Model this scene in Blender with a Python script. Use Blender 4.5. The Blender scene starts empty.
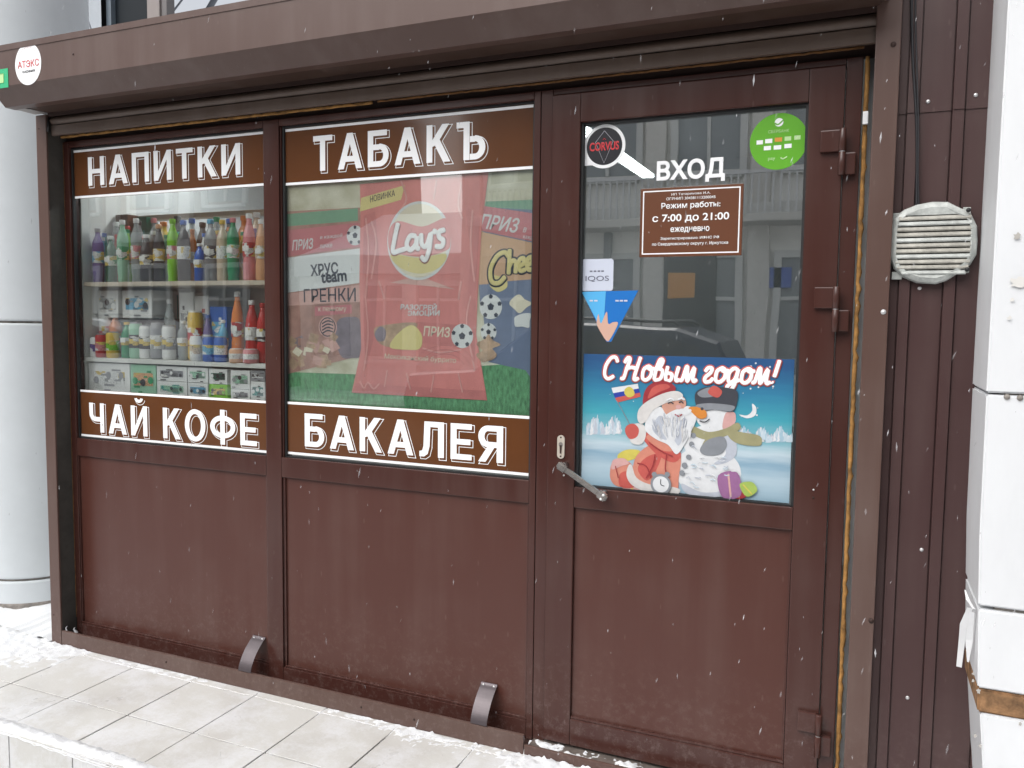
import bpy, bmesh, math, random
from mathutils import Vector, Matrix
random.seed(7)
R = math.radians
SC = bpy.context.scene
COL = SC.collection

# ------------------------------------------------------------------ camera
CAM = Vector((0.0, -2.5, 1.43))
RIGHT = Vector((0.9183160577, 0.3956662138, 0.0119943933))
UP = Vector((-0.0406781913, 0.0641847152, 0.9971086235))
FWD = Vector((-0.3937523371, 0.9161487705, -0.0750368406))
FPX = 818.078
cam_data = bpy.data.cameras.new('camera')
cam_data.sensor_width = 36.0
cam_data.lens = FPX / 1024 * 36.0
cam_data.clip_start = 0.05
cam_data.clip_end = 2000
cam = bpy.data.objects.new('camera', cam_data)
COL.objects.link(cam)
m = Matrix.Identity(4)
for i in range(3):
    m[i][0] = RIGHT[i]; m[i][1] = UP[i]; m[i][2] = -FWD[i]; m[i][3] = CAM[i]
cam.matrix_world = m
SC.camera = cam

# ------------------------------------------------------------------ light
SUN_EL, SUN_ROT = R(50), R(205)
world = bpy.data.worlds.new('World'); SC.world = world
world.use_nodes = True
wn = world.node_tree; wn.nodes.clear()
sky = wn.nodes.new('ShaderNodeTexSky'); sky.sky_type = 'NISHITA'; sky.sun_disc = False
sky.sun_elevation = SUN_EL; sky.sun_rotation = SUN_ROT
sky.air_density = 1.0; sky.dust_density = 4.0; sky.ozone_density = 1.0
hs = wn.nodes.new('ShaderNodeHueSaturation'); hs.inputs['Saturation'].default_value = 0.22
bg = wn.nodes.new('ShaderNodeBackground'); bg.inputs['Strength'].default_value = 0.15
wo = wn.nodes.new('ShaderNodeOutputWorld')
wn.links.new(sky.outputs[0], hs.inputs['Color']); wn.links.new(hs.outputs[0], bg.inputs['Color'])
wn.links.new(bg.outputs[0], wo.inputs['Surface'])
sun_d = bpy.data.lights.new('sun', 'SUN'); sun_d.energy = 1.25; sun_d.angle = R(60)
sun_d.color = (1.0, 0.97, 0.94)
sun = bpy.data.objects.new('sun', sun_d); COL.objects.link(sun)
sd = Vector((math.sin(SUN_ROT) * math.cos(SUN_EL), math.cos(SUN_ROT) * math.cos(SUN_EL), math.sin(SUN_EL)))
sun.rotation_euler = sd.to_track_quat('Z', 'Y').to_euler()
SC.view_settings.view_transform = 'Standard'; SC.view_settings.look = 'None'
SC.view_settings.gamma = 1.0; SC.view_settings.use_curve_mapping = False
SC.view_settings.exposure = 0.52
try:
    SC.cycles.max_bounces = 8; SC.cycles.transparent_max_bounces = 12
    SC.cycles.use_denoising = True
    SC.cycles.caustics_reflective = False; SC.cycles.caustics_refractive = False
except Exception:
    pass

def at(px, py, y):
    """photo measurement -> the point on the upright plane at depth y"""
    d = RIGHT * ((px - 512) / FPX) - UP * ((py - 384) / FPX) + FWD
    return CAM + d * ((y - CAM.y) / d.y)

# ------------------------------------------------------------------ materials
MATS = {}
def nodes(name):
    mt = bpy.data.materials.new(name); mt.use_nodes = True
    nt = mt.node_tree
    return mt, nt, nt.nodes['Principled BSDF']
def mat(name, col, rough=0.5, metal=0.0, var=0.0, scale=8.0, bump=0.0, bscale=60.0, spec=0.5, coat=0.0, trans=0.0, alpha=1.0, stretch=None, rvar=0.0):
    if name in MATS: return MATS[name]
    mt, nt, p = nodes(name)
    L = nt.links
    p.inputs['Base Color'].default_value = (*col, 1)
    p.inputs['Roughness'].default_value = rough
    p.inputs['Metallic'].default_value = metal
    p.inputs['Specular IOR Level'].default_value = spec
    p.inputs['Coat Weight'].default_value = coat
    p.inputs['Coat Roughness'].default_value = 0.06
    p.inputs['Transmission Weight'].default_value = trans
    p.inputs['Alpha'].default_value = alpha
    if var or bump or rvar:
        tc = nt.nodes.new('ShaderNodeTexCoord')
        mp = nt.nodes.new('ShaderNodeMapping')
        if stretch: mp.inputs['Scale'].default_value = stretch
        L.new(tc.outputs['Object'], mp.inputs['Vector'])
        n = nt.nodes.new('ShaderNodeTexNoise'); n.inputs['Scale'].default_value = scale
        n.inputs['Detail'].default_value = 6; n.inputs['Roughness'].default_value = 0.65
        L.new(mp.outputs[0], n.inputs['Vector'])
        if var:
            mr = nt.nodes.new('ShaderNodeMapRange')
            mr.inputs[1].default_value = 0.25; mr.inputs[2].default_value = 0.75
            mr.inputs[3].default_value = 1 - var; mr.inputs[4].default_value = 1 + var
            L.new(n.outputs['Fac'], mr.inputs[0])
            mx = nt.nodes.new('ShaderNodeMix'); mx.data_type = 'RGBA'; mx.blend_type = 'MULTIPLY'
            mx.inputs['Factor'].default_value = 1
            mx.inputs['A'].default_value = (*col, 1)
            L.new(mr.outputs[0], mx.inputs['B']); L.new(mx.outputs['Result'], p.inputs['Base Color'])
        if rvar:
            mr2 = nt.nodes.new('ShaderNodeMapRange')
            mr2.inputs[1].default_value = 0.3; mr2.inputs[2].default_value = 0.7
            mr2.inputs[3].default_value = max(0.02, rough - rvar); mr2.inputs[4].default_value = rough + rvar
            L.new(n.outputs['Fac'], mr2.inputs[0]); L.new(mr2.outputs[0], p.inputs['Roughness'])
        if bump:
            n2 = nt.nodes.new('ShaderNodeTexNoise'); n2.inputs['Scale'].default_value = bscale
            n2.inputs['Detail'].default_value = 4
            L.new(mp.outputs[0], n2.inputs['Vector'])
            b = nt.nodes.new('ShaderNodeBump'); b.inputs['Strength'].default_value = bump
            b.inputs['Distance'].default_value = 0.004
            L.new(n2.outputs['Fac'], b.inputs['Height']); L.new(b.outputs[0], p.inputs['Normal'])
    MATS[name] = mt
    return mt

def glass_mat(name, tint, f0, edge):
    """architectural pane: a see-through sheet with a mirror layer that grows at grazing angles"""
    mt = bpy.data.materials.new(name); mt.use_nodes = True
    nt = mt.node_tree; nt.nodes.clear(); L = nt.links
    out = nt.nodes.new('ShaderNodeOutputMaterial')
    tr = nt.nodes.new('ShaderNodeBsdfTransparent'); tr.inputs['Color'].default_value = (*tint, 1)
    gl = nt.nodes.new('ShaderNodeBsdfGlossy'); gl.inputs['Roughness'].default_value = 0.012
    lw = nt.nodes.new('ShaderNodeLayerWeight'); lw.inputs['Blend'].default_value = 0.35
    mr = nt.nodes.new('ShaderNodeMapRange')
    mr.inputs[3].default_value = f0; mr.inputs[4].default_value = edge
    L.new(lw.outputs['Facing'], mr.inputs[0])
    mx = nt.nodes.new('ShaderNodeMixShader')
    L.new(mr.outputs[0], mx.inputs[0]); L.new(tr.outputs[0], mx.inputs[1]); L.new(gl.outputs[0], mx.inputs[2])
    tc = nt.nodes.new('ShaderNodeTexCoord')
    n = nt.nodes.new('ShaderNodeTexNoise'); n.inputs['Scale'].default_value = 2.2; n.inputs['Detail'].default_value = 1
    b = nt.nodes.new('ShaderNodeBump'); b.inputs['Strength'].default_value = 0.1; b.inputs['Distance'].default_value = 0.01
    L.new(tc.outputs['Object'], n.inputs['Vector']); L.new(n.outputs['Fac'], b.inputs['Height'])
    L.new(b.outputs[0], gl.inputs['Normal'])
    L.new(mx.outputs[0], out.inputs['Surface'])
    MATS[name] = mt
    return mt

def painted_brown(name, col, rough, dust=0.12, orange=0.05):
    """brown enamel on metal: faint orange peel, thin vertical run-off marks and dust"""
    mt, nt, p = nodes(name); L = nt.links
    tc = nt.nodes.new('ShaderNodeTexCoord')
    n = nt.nodes.new('ShaderNodeTexNoise'); n.inputs['Scale'].default_value = 3.0; n.inputs['Detail'].default_value = 7
    L.new(tc.outputs['Object'], n.inputs['Vector'])
    mp = nt.nodes.new('ShaderNodeMapping'); mp.inputs['Scale'].default_value = (16, 16, 1.2)
    L.new(tc.outputs['Object'], mp.inputs['Vector'])
    s = nt.nodes.new('ShaderNodeTexNoise'); s.inputs['Scale'].default_value = 1.0; s.inputs['Detail'].default_value = 5
    L.new(mp.outputs[0], s.inputs['Vector'])
    mul = nt.nodes.new('ShaderNodeMath'); mul.operation = 'MULTIPLY'
    L.new(n.outputs['Fac'], mul.inputs[0]); L.new(s.outputs['Fac'], mul.inputs[1])
    mr = nt.nodes.new('ShaderNodeMapRange'); mr.inputs[1].default_value = 0.2; mr.inputs[2].default_value = 0.42
    mr.inputs[3].default_value = 0.0; mr.inputs[4].default_value = dust
    L.new(mul.outputs[0], mr.inputs[0])
    mx = nt.nodes.new('ShaderNodeMix'); mx.data_type = 'RGBA'
    mx.inputs['A'].default_value = (*col, 1); mx.inputs['B'].default_value = (0.27, 0.22, 0.2, 1)
    geo = nt.nodes.new('ShaderNodeNewGeometry'); sp3 = nt.nodes.new('ShaderNodeSeparateXYZ'); L.new(geo.outputs['Position'], sp3.inputs[0])
    zr = nt.nodes.new('ShaderNodeMapRange'); zr.inputs[1].default_value = 0.0; zr.inputs[2].default_value = 0.4; zr.inputs[3].default_value = 0.3; zr.inputs[4].default_value = 0.0
    L.new(sp3.outputs['Z'], zr.inputs[0])
    spk = nt.nodes.new('ShaderNodeTexNoise'); spk.inputs['Scale'].default_value = 38; spk.inputs['Detail'].default_value = 8; spk.inputs['Roughness'].default_value = 0.8
    L.new(geo.outputs['Position'], spk.inputs['Vector'])
    sr = nt.nodes.new('ShaderNodeMapRange'); sr.inputs[1].default_value = 0.5; sr.inputs[2].default_value = 0.72
    L.new(spk.outputs['Fac'], sr.inputs[0])
    sm = nt.nodes.new('ShaderNodeMath'); sm.operation = 'MULTIPLY'; L.new(zr.outputs[0], sm.inputs[0]); L.new(sr.outputs[0], sm.inputs[1])
    # scattered dried drops all over
    vo = nt.nodes.new('ShaderNodeTexVoronoi'); vo.inputs['Scale'].default_value = 16; vo.feature = 'F1'
    vm = nt.nodes.new('ShaderNodeMapping'); vm.inputs['Scale'].default_value = (1.6, 1.6, .45); L.new(geo.outputs['Position'], vm.inputs[0]); L.new(vm.outputs[0], vo.inputs['Vector'])
    vr = nt.nodes.new('ShaderNodeMapRange'); vr.inputs[1].default_value = 0.05; vr.inputs[2].default_value = 0.09; vr.inputs[3].default_value = 0.09; vr.inputs[4].default_value = 0.0
    L.new(vo.outputs['Distance'], vr.inputs[0])
    a1 = nt.nodes.new('ShaderNodeMath'); a1.operation = 'ADD'; L.new(sm.outputs[0], a1.inputs[0]); L.new(vr.outputs[0], a1.inputs[1])
    a2 = nt.nodes.new('ShaderNodeMath'); a2.operation = 'ADD'; a2.use_clamp = True; L.new(a1.outputs[0], a2.inputs[0]); L.new(mr.outputs[0], a2.inputs[1])
    L.new(a2.outputs[0], mx.inputs['Factor']); L.new(mx.outputs['Result'], p.inputs['Base Color'])
    rr = nt.nodes.new('ShaderNodeMapRange'); rr.inputs[1].default_value = 0.3; rr.inputs[2].default_value = 0.7
    rr.inputs[3].default_value = rough - 0.02; rr.inputs[4].default_value = rough + 0.05
    L.new(s.outputs['Fac'], rr.inputs[0]); L.new(rr.outputs[0], p.inputs['Roughness'])
    n3 = nt.nodes.new('ShaderNodeTexNoise'); n3.inputs['Scale'].default_value = 180; n3.inputs['Detail'].default_value = 2
    L.new(tc.outputs['Object'], n3.inputs['Vector'])
    n4 = nt.nodes.new('ShaderNodeTexNoise'); n4.inputs['Scale'].default_value = 4; n4.inputs['Detail'].default_value = 1
    L.new(tc.outputs['Object'], n4.inputs['Vector'])
    b1 = nt.nodes.new('ShaderNodeBump'); b1.inputs['Strength'].default_value = orange; b1.inputs['Distance'].default_value = 0.002
    L.new(n3.outputs['Fac'], b1.inputs['Height'])
    b2 = nt.nodes.new('ShaderNodeBump'); b2.inputs['Strength'].default_value = 0.05; b2.inputs['Distance'].default_value = 0.006
    L.new(n4.outputs['Fac'], b2.inputs['Height']); L.new(b1.outputs[0], b2.inputs['Normal'])
    L.new(b2.outputs[0], p.inputs['Normal'])
    p.inputs['Specular IOR Level'].default_value = 0.4
    MATS[name] = mt
    return mt

BROWN = painted_brown('brown_enamel', (0.056, 0.0205, 0.016), 0.2, dust=0.06)
PANEL = painted_brown('brown_panel', (0.074, 0.026, 0.019), 0.3, dust=0.06)
SHUT = painted_brown('shutter_brown', (0.092, 0.053, 0.043), 0.34, dust=0.14)
SHUT_SHADE = painted_brown('shutter_underside_shade', (0.05, 0.026, 0.018), 0.5)  # shade under the box put into the colour as a darker shutter brown
SLAT = painted_brown('shutter_slat', (0.1, 0.068, 0.052), 0.45, dust=0.16)
SIDING = painted_brown('siding_brown', (0.058, 0.029, 0.028), 0.36, dust=0.08)
TAB = mat('tab_metal', (0.085, 0.07, 0.076), 0.36, 0.4, 0.2, 12)
GASKET = mat('black_rubber', (0.012, 0.013, 0.014), 0.6)
REVEAL = mat('reveal_grey', (0.05, 0.046, 0.04), 0.8, var=0.3, scale=20)
DARK = mat('dark_gap', (0.03, 0.012, 0.008), 0.7)
FOAM = mat('foam_yellow', (0.3, 0.15, 0.042), 0.9, var=0.75, scale=28, bump=0.8, bscale=120)
FOAM_DK = mat('foam_brown', (0.16, 0.07, 0.02), 0.9, var=0.5, scale=40, bump=0.8, bscale=120)
WHITE = mat('white_vinyl', (0.9, 0.91, 0.92), 0.4)
VINYL = mat('brown_vinyl', (0.115, 0.044, 0.017), 0.1, var=0.06, scale=5, spec=0.5, coat=0.55)
VINYL_TXT = mat('brown_letter_gap', (0.115, 0.046, 0.02), 0.2)
STEEL = mat('worn_steel', (0.3, 0.28, 0.26), 0.38, 0.7, 0.3, 25)
GALV = mat('screw_zinc', (0.62, 0.62, 0.62), 0.35, 0.6)
BLACK = mat('black_plastic', (0.012, 0.012, 0.013), 0.4)
CABLE = mat('cable_black', (0.02, 0.02, 0.024), 0.5)
VENT = mat('vent_grey', (0.42, 0.44, 0.42), 0.55, var=0.42, scale=26, bump=0.3, bscale=50)
VENT_IN = mat('vent_dirt', (0.36, 0.35, 0.31), 0.7, var=0.45, scale=30)
VENT_DK = mat('vent_dark', (0.03, 0.03, 0.028), 0.8)
PILLAR = mat('pillar_white', (0.69, 0.705, 0.72), 0.45, var=0.07, scale=3.0, bump=0.12, bscale=9, stretch=(1.6, 1.6, .5))
PILLAR_SIDE = mat('pillar_edge', (0.7, 0.71, 0.73), 0.45, var=0.06, scale=6)
GRIME = mat('grime', (0.23, 0.21, 0.19), 0.9, var=0.5, scale=30)
RUST = mat('rust', (0.24, 0.13, 0.06), 0.85, var=0.75, scale=26, bump=0.7, bscale=90)
COLUMN = mat('column_grey_white', (0.585, 0.62, 0.64), 0.65, var=0.05, scale=4, bump=0.06, bscale=8, spec=0.1)
ROOMW = mat('room_white', (0.55, 0.56, 0.56), 0.7, var=0.05, scale=4)
ROOMF = mat('room_floor', (0.2, 0.18, 0.16), 0.6, var=0.2, scale=6)
SHELFW = mat('shelf_beech', (0.55, 0.47, 0.38), 0.5, var=0.12, scale=10, stretch=(1, 8, 8))
SHELFP = mat('shelf_white', (0.72, 0.72, 0.7), 0.45)
PAPER = mat('white_paper', (0.78, 0.78, 0.76), 0.5)
GLASS_W = glass_mat('window_glass', (0.97, 0.99, 0.98), 0.115, 0.55)
GLASS_D = glass_mat('door_glass', (0.93, 0.96, 0.95), 0.48, 0.84)

# ------------------------------------------------------------------ mesh builder
class MB:
    def __init__(self):
        self.v = []; self.f = []; self.fm = []; self.fs = []; self.mats = []
    def mi(self, mt):
        if mt not in self.mats: self.mats.append(mt)
        return self.mats.index(mt)
    def add(self, vs, fs, mt, smooth=False):
        o = len(self.v); k = self.mi(mt)
        self.v += [tuple(p) for p in vs]
        for f in fs:
            self.f.append([i + o for i in f]); self.fm.append(k); self.fs.append(smooth)
        return self
    def box(self, x0, x1, y0, y1, z0, z1, mt, bev=0.0, seg=2):
        bm = bmesh.new(); bmesh.ops.create_cube(bm, size=1.0)
        for v in bm.verts:
            v.co = Vector((x0 if v.co.x < 0 else x1, y0 if v.co.y < 0 else y1, z0 if v.co.z < 0 else z1))
        if bev: bmesh.ops.bevel(bm, geom=bm.edges[:], offset=bev, segments=seg, affect='EDGES', profile=0.6)
        return self.frombm(bm, mt)
    def frombm(self, bm, mt, smooth=False):
        bm.verts.index_update()
        self.add([v.co.copy() for v in bm.verts], [[v.index for v in f.verts] for f in bm.faces], mt, smooth)
        bm.free(); return self
    def tube(self, path, r, mt, n=8, squash=None, caps=True):
        """tube along a path; squash=(axis, factor) flattens it"""
        path = [Vector(p) for p in path]; k = len(path)
        rs = r if isinstance(r, (list, tuple)) else [r] * k
        vs, fs = [], []
        for i, p in enumerate(path):
            t = (path[min(i + 1, k - 1)] - path[max(i - 1, 0)])
            t = t.normalized() if t.length > 1e-9 else Vector((0, 0, 1))
            a = Vector((0, 1, 0)) if abs(t.y) < 0.9 else Vector((1, 0, 0))
            u = t.cross(a).normalized(); w = t.cross(u)
            for j in range(n):
                q = 2 * math.pi * j / n
                o = (u * math.cos(q) + w * math.sin(q)) * rs[i]
                if squash: o[squash[0]] *= squash[1]
                vs.append(p + o)
        for i in range(k - 1):
            for j in range(n):
                a, b = i * n + j, i * n + (j + 1) % n
                fs.append([a, b, b + n, a + n])
        if caps:
            fs.append(list(range(n))[::-1]); fs.append([(k - 1) * n + j for j in range(n)])
        return self.add(vs, fs, mt, True)
    def lathe(self, prof, c, mt, n=20, axis='z'):
        vs, fs = [], []
        for r, h in prof:
            for j in range(n):
                q = 2 * math.pi * j / n
                if axis == 'z': vs.append((c[0] + r * math.cos(q), c[1] + r * math.sin(q), c[2] + h))
                else: vs.append((c[0] + r * math.cos(q), c[1] - h, c[2] + r * math.sin(q)))
        k = len(prof)
        for i in range(k - 1):
            for j in range(n):
                a, b = i * n + j, i * n + (j + 1) % n
                fs.append([a, b, b + n, a + n])
        fs.append(list(range(n))[::-1]); fs.append([(k - 1) * n + j for j in range(n)])
        return self.add(vs, fs, mt, True)
    def prism(self, prof, x0, x1, mt, axis='x', bev=0):
        """closed outline extruded; axis x: outline is (y,z); axis y: outline is (x,z)"""
        bm = bmesh.new()
        P = (lambda a, b, t: (t, a, b)) if axis == 'x' else (lambda a, b, t: (a, t, b))
        A = [bm.verts.new(P(a, b, x0)) for a, b in prof]; B = [bm.verts.new(P(a, b, x1)) for a, b in prof]
        n = len(prof)
        bm.faces.new(A); bm.faces.new(B[::-1])
        for i in range(n): bm.faces.new([A[i], B[i], B[(i + 1) % n], A[(i + 1) % n]])
        bmesh.ops.recalc_face_normals(bm, faces=bm.faces[:])
        if bev: bmesh.ops.bevel(bm, geom=bm.edges[:], offset=bev, segments=2, affect='EDGES')
        return self.frombm(bm, mt)
    def flat(self, pts, y, mt, th=0.0):
        """closed outline of (x,z) at depth y facing the street; th gives it a thickness"""
        if th: return self.prism(pts, y, y + th, mt, 'y')
        a = sum(pts[i][0] * pts[(i + 1) % len(pts)][1] - pts[(i + 1) % len(pts)][0] * pts[i][1] for i in range(len(pts)))
        if a < 0: pts = pts[::-1]
        return self.add([(x, y, z) for x, z in pts], [list(range(len(pts)))], mt)
    def disc(self, x, z, r, y, mt, rz=None, n=36, th=0.0):
        rz = rz or r
        return self.flat([(x + r * math.cos(2 * math.pi * i / n), z + rz * math.sin(2 * math.pi * i / n)) for i in range(n)], y, mt, th)
    def blob(self, pts, y, mt, k=5):
        return self.flat(crom([Vector((p[0], 0, p[1])) for p in pts], k, True, True), y, mt)
    def stroke(self, pts, w, y, mt, k=6, flat=0.0006, closed=False):
        """a brush stroke through (x,z) points"""
        q = crom([Vector((p[0], 0, p[1])) for p in pts], k, closed, True)
        P = [Vector((a, y, b)) for a, b in q]
        if closed: P.append(P[0])
        P = [P[0] + (P[0] - P[1]).normalized() * w * 0.22] + P + [P[-1] + (P[-1] - P[-2]).normalized() * w * 0.22]
        r = [w * 0.25] + [w / 2] * (len(P) - 2) + [w * 0.25]
        return self.tube(P, r, mt, 8, (1, flat / (w / 2)))
    def text(self, s, x0, z0, y, mt, w=None, h=None, bold=0.0, shear=0.0, rot=0.0, center=False, fit=None, grow=0.0, thick=0.0004):
        """lettering on the plane y; grow thickens the strokes without moving them"""
        vs, fs = text_mesh(s, bold, shear)
        xs = [p[0] for p in vs]; zs = [p[1] for p in vs]
        xa, xb, za, zb = min(xs), max(xs), min(zs), max(zs)
        sx = w / (xb - xa) if w else None; sz = h / (zb - za) if h else None
        sx = sx or sz; sz = sz or sx
        if grow: vs, fs = text_mesh(s, bold + grow, shear)
        zm = max(p[2] for p in vs); td = thick / zm if zm > 1e-6 else 0
        out = []
        c, q = math.cos(rot), math.sin(rot)
        for a, b, d in vs:
            X = (a - xa) * sx - ((xb - xa) * sx / 2 if center else 0); Z = (b - za) * sz - ((zb - za) * sz / 2 if center else 0)
            out.append((x0 + X * c - Z * q, y - d * td, z0 + X * q + Z * c))
        return self.add(out, fs, mt)
    def build(self, name, parent=None, label=None):
        me = bpy.data.meshes.new(name)
        off = parent_world(parent) if parent else Vector((0, 0, 0))
        me.from_pydata([Vector(p) - off for p in self.v], [], self.f)
        for mt in self.mats: me.materials.append(mt)
        me.polygons.foreach_set('material_index', self.fm)
        me.polygons.foreach_set('use_smooth', self.fs)
        me.update()
        o = bpy.data.objects.new(name, me); COL.objects.link(o)
        if parent: o.parent = parent
        if label: o['label'] = label
        return o

def crom(pts, k, closed, flat):
    n = len(pts); out = []
    rng = range(n) if closed else range(n - 1)
    g = (lambda i: pts[i % n]) if closed else (lambda i: pts[max(0, min(n - 1, i))])
    for i in rng:
        a, b, c, d = g(i - 1), g(i), g(i + 1), g(i + 2)
        for j in range(k):
            t = j / k
            out.append(0.5 * ((2 * b) + (c - a) * t + (2 * a - 5 * b + 4 * c - d) * t * t + (3 * b - a - 3 * c + d) * t ** 3))
    if not closed: out.append(pts[-1])
    return [(p.x, p.z) for p in out] if flat else out

_txt = {}
def text_mesh(s, bold, shear):
    key = (s, round(bold, 4), shear)
    if key in _txt: return _txt[key]
    c = bpy.data.curves.new('lettering_outline', 'FONT'); c.body = s; c.shear = shear
    c.resolution_u = 4; c.bevel_depth = max(bold, 0.004); c.bevel_resolution = 1
    o = bpy.data.objects.new('lettering_outline', c); COL.objects.link(o)
    bpy.context.view_layer.update()
    ev = o.evaluated_get(bpy.context.evaluated_depsgraph_get()); me = ev.to_mesh()
    r = ([(v.co.x, v.co.y, v.co.z) for v in me.vertices], [list(p.vertices) for p in me.polygons])
    ev.to_mesh_clear(); bpy.data.objects.remove(o); bpy.data.curves.remove(c)
    _txt[key] = r
    return r

def parent_world(p):
    v = Vector((0, 0, 0))
    while p: v += p.location; p = p.parent
    return v
def tag(o, label=None, cat=None, group=None, kind=None):
    if label: o['label'] = label
    if cat: o['category'] = cat
    if group: o['group'] = group
    if kind: o['kind'] = kind
    return o
def thing(name, label, cat, loc=(0, 0, 0), group=None):
    o = bpy.data.objects.new(name, None); COL.objects.link(o)
    o.location = loc; o.empty_display_size = 0.1
    return tag(o, label, cat, group)

# ================================================================== GROUND
def ground_snow_mat():
    mt, nt, p = nodes('trodden_snow'); L = nt.links
    tc = nt.nodes.new('ShaderNodeTexCoord')
    n = nt.nodes.new('ShaderNodeTexNoise'); n.inputs['Scale'].default_value = 0.6; n.inputs['Detail'].default_value = 8
    L.new(tc.outputs['Object'], n.inputs['Vector'])
    r = nt.nodes.new('ShaderNodeValToRGB')
    r.color_ramp.elements[0].position = 0.4; r.color_ramp.elements[0].color = (0.42, 0.42, 0.42, 1)
    r.color_ramp.elements[1].position = 0.62; r.color_ramp.elements[1].color = (0.8, 0.81, 0.83, 1)
    L.new(n.outputs['Fac'], r.inputs[0]); L.new(r.outputs[0], p.inputs['Base Color'])
    p.inputs['Roughness'].default_value = 0.8
    return mt
GS = ground_snow_mat()
g = MB(); g.add([(-400, -400, -0.36), (400, -400, -0.36), (400, 400, -0.36), (-400, 400, -0.36)], [[0, 1, 2, 3]], GS)
tag(g.build('ground'), 'trodden grey snow covering the ground', None, None, 'structure')
ROAD = mat('wet_asphalt', (0.06, 0.06, 0.063), 0.45, var=0.5, scale=2.5, bump=0.3, bscale=80)
g = MB(); g.add([(-80, -11.5, -0.352), (80, -11.5, -0.352), (80, -4.6, -0.352), (-80, -4.6, -0.352)], [[0, 1, 2, 3]], ROAD)
tag(g.build('road'), 'dark wet asphalt road', None, None, 'structure')
KERB = mat('kerb_concrete', (0.38, 0.37, 0.35), 0.8, var=0.2, scale=5)
g = MB(); g.box(-80, 80, -4.6, -4.45, -0.36, -0.24, KERB, 0.01); g.box(-80, 80, -11.65, -11.5, -0.36, -0.24, KERB, 0.01)
tag(g.build('kerb'), None, None, None, 'structure')
g = MB(); g.box(-80, 80, -14.2, -11.65, -0.358, -0.245, GS); tag(g.build('far_pavement'), None, None, None, 'structure')

# porch: tiles laid on a slab
def tile_mat():
    mt, nt, p = nodes('porch_tile'); L = nt.links
    tc = nt.nodes.new('ShaderNodeTexCoord')
    def nz(sc, det, ro=.6):
        n = nt.nodes.new('ShaderNodeTexNoise'); n.inputs['Scale'].default_value = sc; n.inputs['Detail'].default_value = det; n.inputs['Roughness'].default_value = ro
        L.new(tc.outputs['Object'], n.inputs['Vector']); return n
    def ramp(n, a, b, lo=0.0, hi=1.0):
        r = nt.nodes.new('ShaderNodeMapRange'); r.inputs[1].default_value = a; r.inputs[2].default_value = b; r.inputs[3].default_value = lo; r.inputs[4].default_value = hi
        L.new(n.outputs['Fac'], r.inputs[0]); return r
    def mix(f, A, B):
        m_ = nt.nodes.new('ShaderNodeMix'); m_.data_type = 'RGBA'; L.new(f.outputs[0], m_.inputs['Factor'])
        for k, v in (('A', A), ('B', B)):
            if isinstance(v, tuple): m_.inputs[k].default_value = (*v, 1)
            else: L.new(v.outputs['Result'], m_.inputs[k])
        return m_
    wet = ramp(nz(1.7, 6), .5, .62); c0 = mix(wet, (.56, .555, .53), (.5, .49, .465))
    grit = ramp(nz(55, 8, .85), .6, .72, 0, .55); c1 = mix(grit, c0, (.3, .28, .25))
    film = ramp(nz(4.2, 10, .8), .46, .6, 0, .75); c2 = mix(film, c1, (.67, .68, .695))
    L.new(c2.outputs['Result'], p.inputs['Base Color'])
    rg = ramp(nz(1.7, 6), .46, .62, .6, .22); L.new(rg.outputs[0], p.inputs['Roughness'])
    b = nt.nodes.new('ShaderNodeBump'); b.inputs['Strength'].default_value = 0.25; b.inputs['Distance'].default_value = 0.003
    L.new(nz(70, 4).outputs['Fac'], b.inputs['Height']); L.new(b.outputs[0], p.inputs['Normal'])
    return mt
TILE = tile_mat()
GROUT = mat('grout', (0.09, 0.085, 0.08), 0.9, var=0.3, scale=30)
g = MB()
g.box(-8.9, 4.7, -0.672, 1.409, -0.36, -0.006, GROUT)
xs = [-2.7 + 0.31 * k for k in range(-20, 24)]
rows = [(-0.685, -0.42), (-0.42, -0.115), (-0.115, 0.19), (0.19, 0.495), (0.495, 0.8), (0.8, 1.105), (1.105, 1.41)]
for (ya, yb) in rows:
    for xa in xs:
        if ya > -0.2 and -2.9 < xa < 0.3 and ya > 0.1: continue
        dz = random.uniform(-0.0008, 0.0008)
        g.box(xa + 0.0024, xa + 0.3076, ya + 0.0024, yb - 0.0024, -0.0055, dz, TILE, 0.0012, 1)
for xa in xs:   # riser tiles on the front of the step
    g.box(xa + 0.052, xa + 0.357, -0.684, -0.6725, -0.33, -0.0085, TILE, 0.0012, 1)
tag(g.build('porch_tiles'), 'pale square porch tiles under patches of snow', None, None, 'structure')

# snow lying on the tiles: a height field that only shows where it rises above them
from mathutils import noise as mn
SNOW = None
def snow_mat():
    mt, nt, p = nodes('snow'); L = nt.links
    p.inputs['Base Color'].default_value = (0.68, 0.695, 0.71, 1); p.inputs['Roughness'].default_value = 0.75
    p.inputs['Subsurface Weight'].default_value = 0.15; p.inputs['Subsurface Radius'].default_value = (0.01, 0.01, 0.012)
    tc = nt.nodes.new('ShaderNodeTexCoord')
    n = nt.nodes.new('ShaderNodeTexNoise'); n.inputs['Scale'].default_value = 260; n.inputs['Detail'].default_value = 3
    L.new(tc.outputs['Object'], n.inputs['Vector'])
    b = nt.nodes.new('ShaderNodeBump'); b.inputs['Strength'].default_value = 0.5; b.inputs['Distance'].default_value = 0.004
    L.new(n.outputs['Fac'], b.inputs['Height']); L.new(b.outputs[0], p.inputs['Normal'])
    return mt
SNOW = snow_mat()
def sstep(a, b, x):
    t = max(0, min(1, (x - a) / (b - a))); return t * t * (3 - 2 * t)
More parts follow.
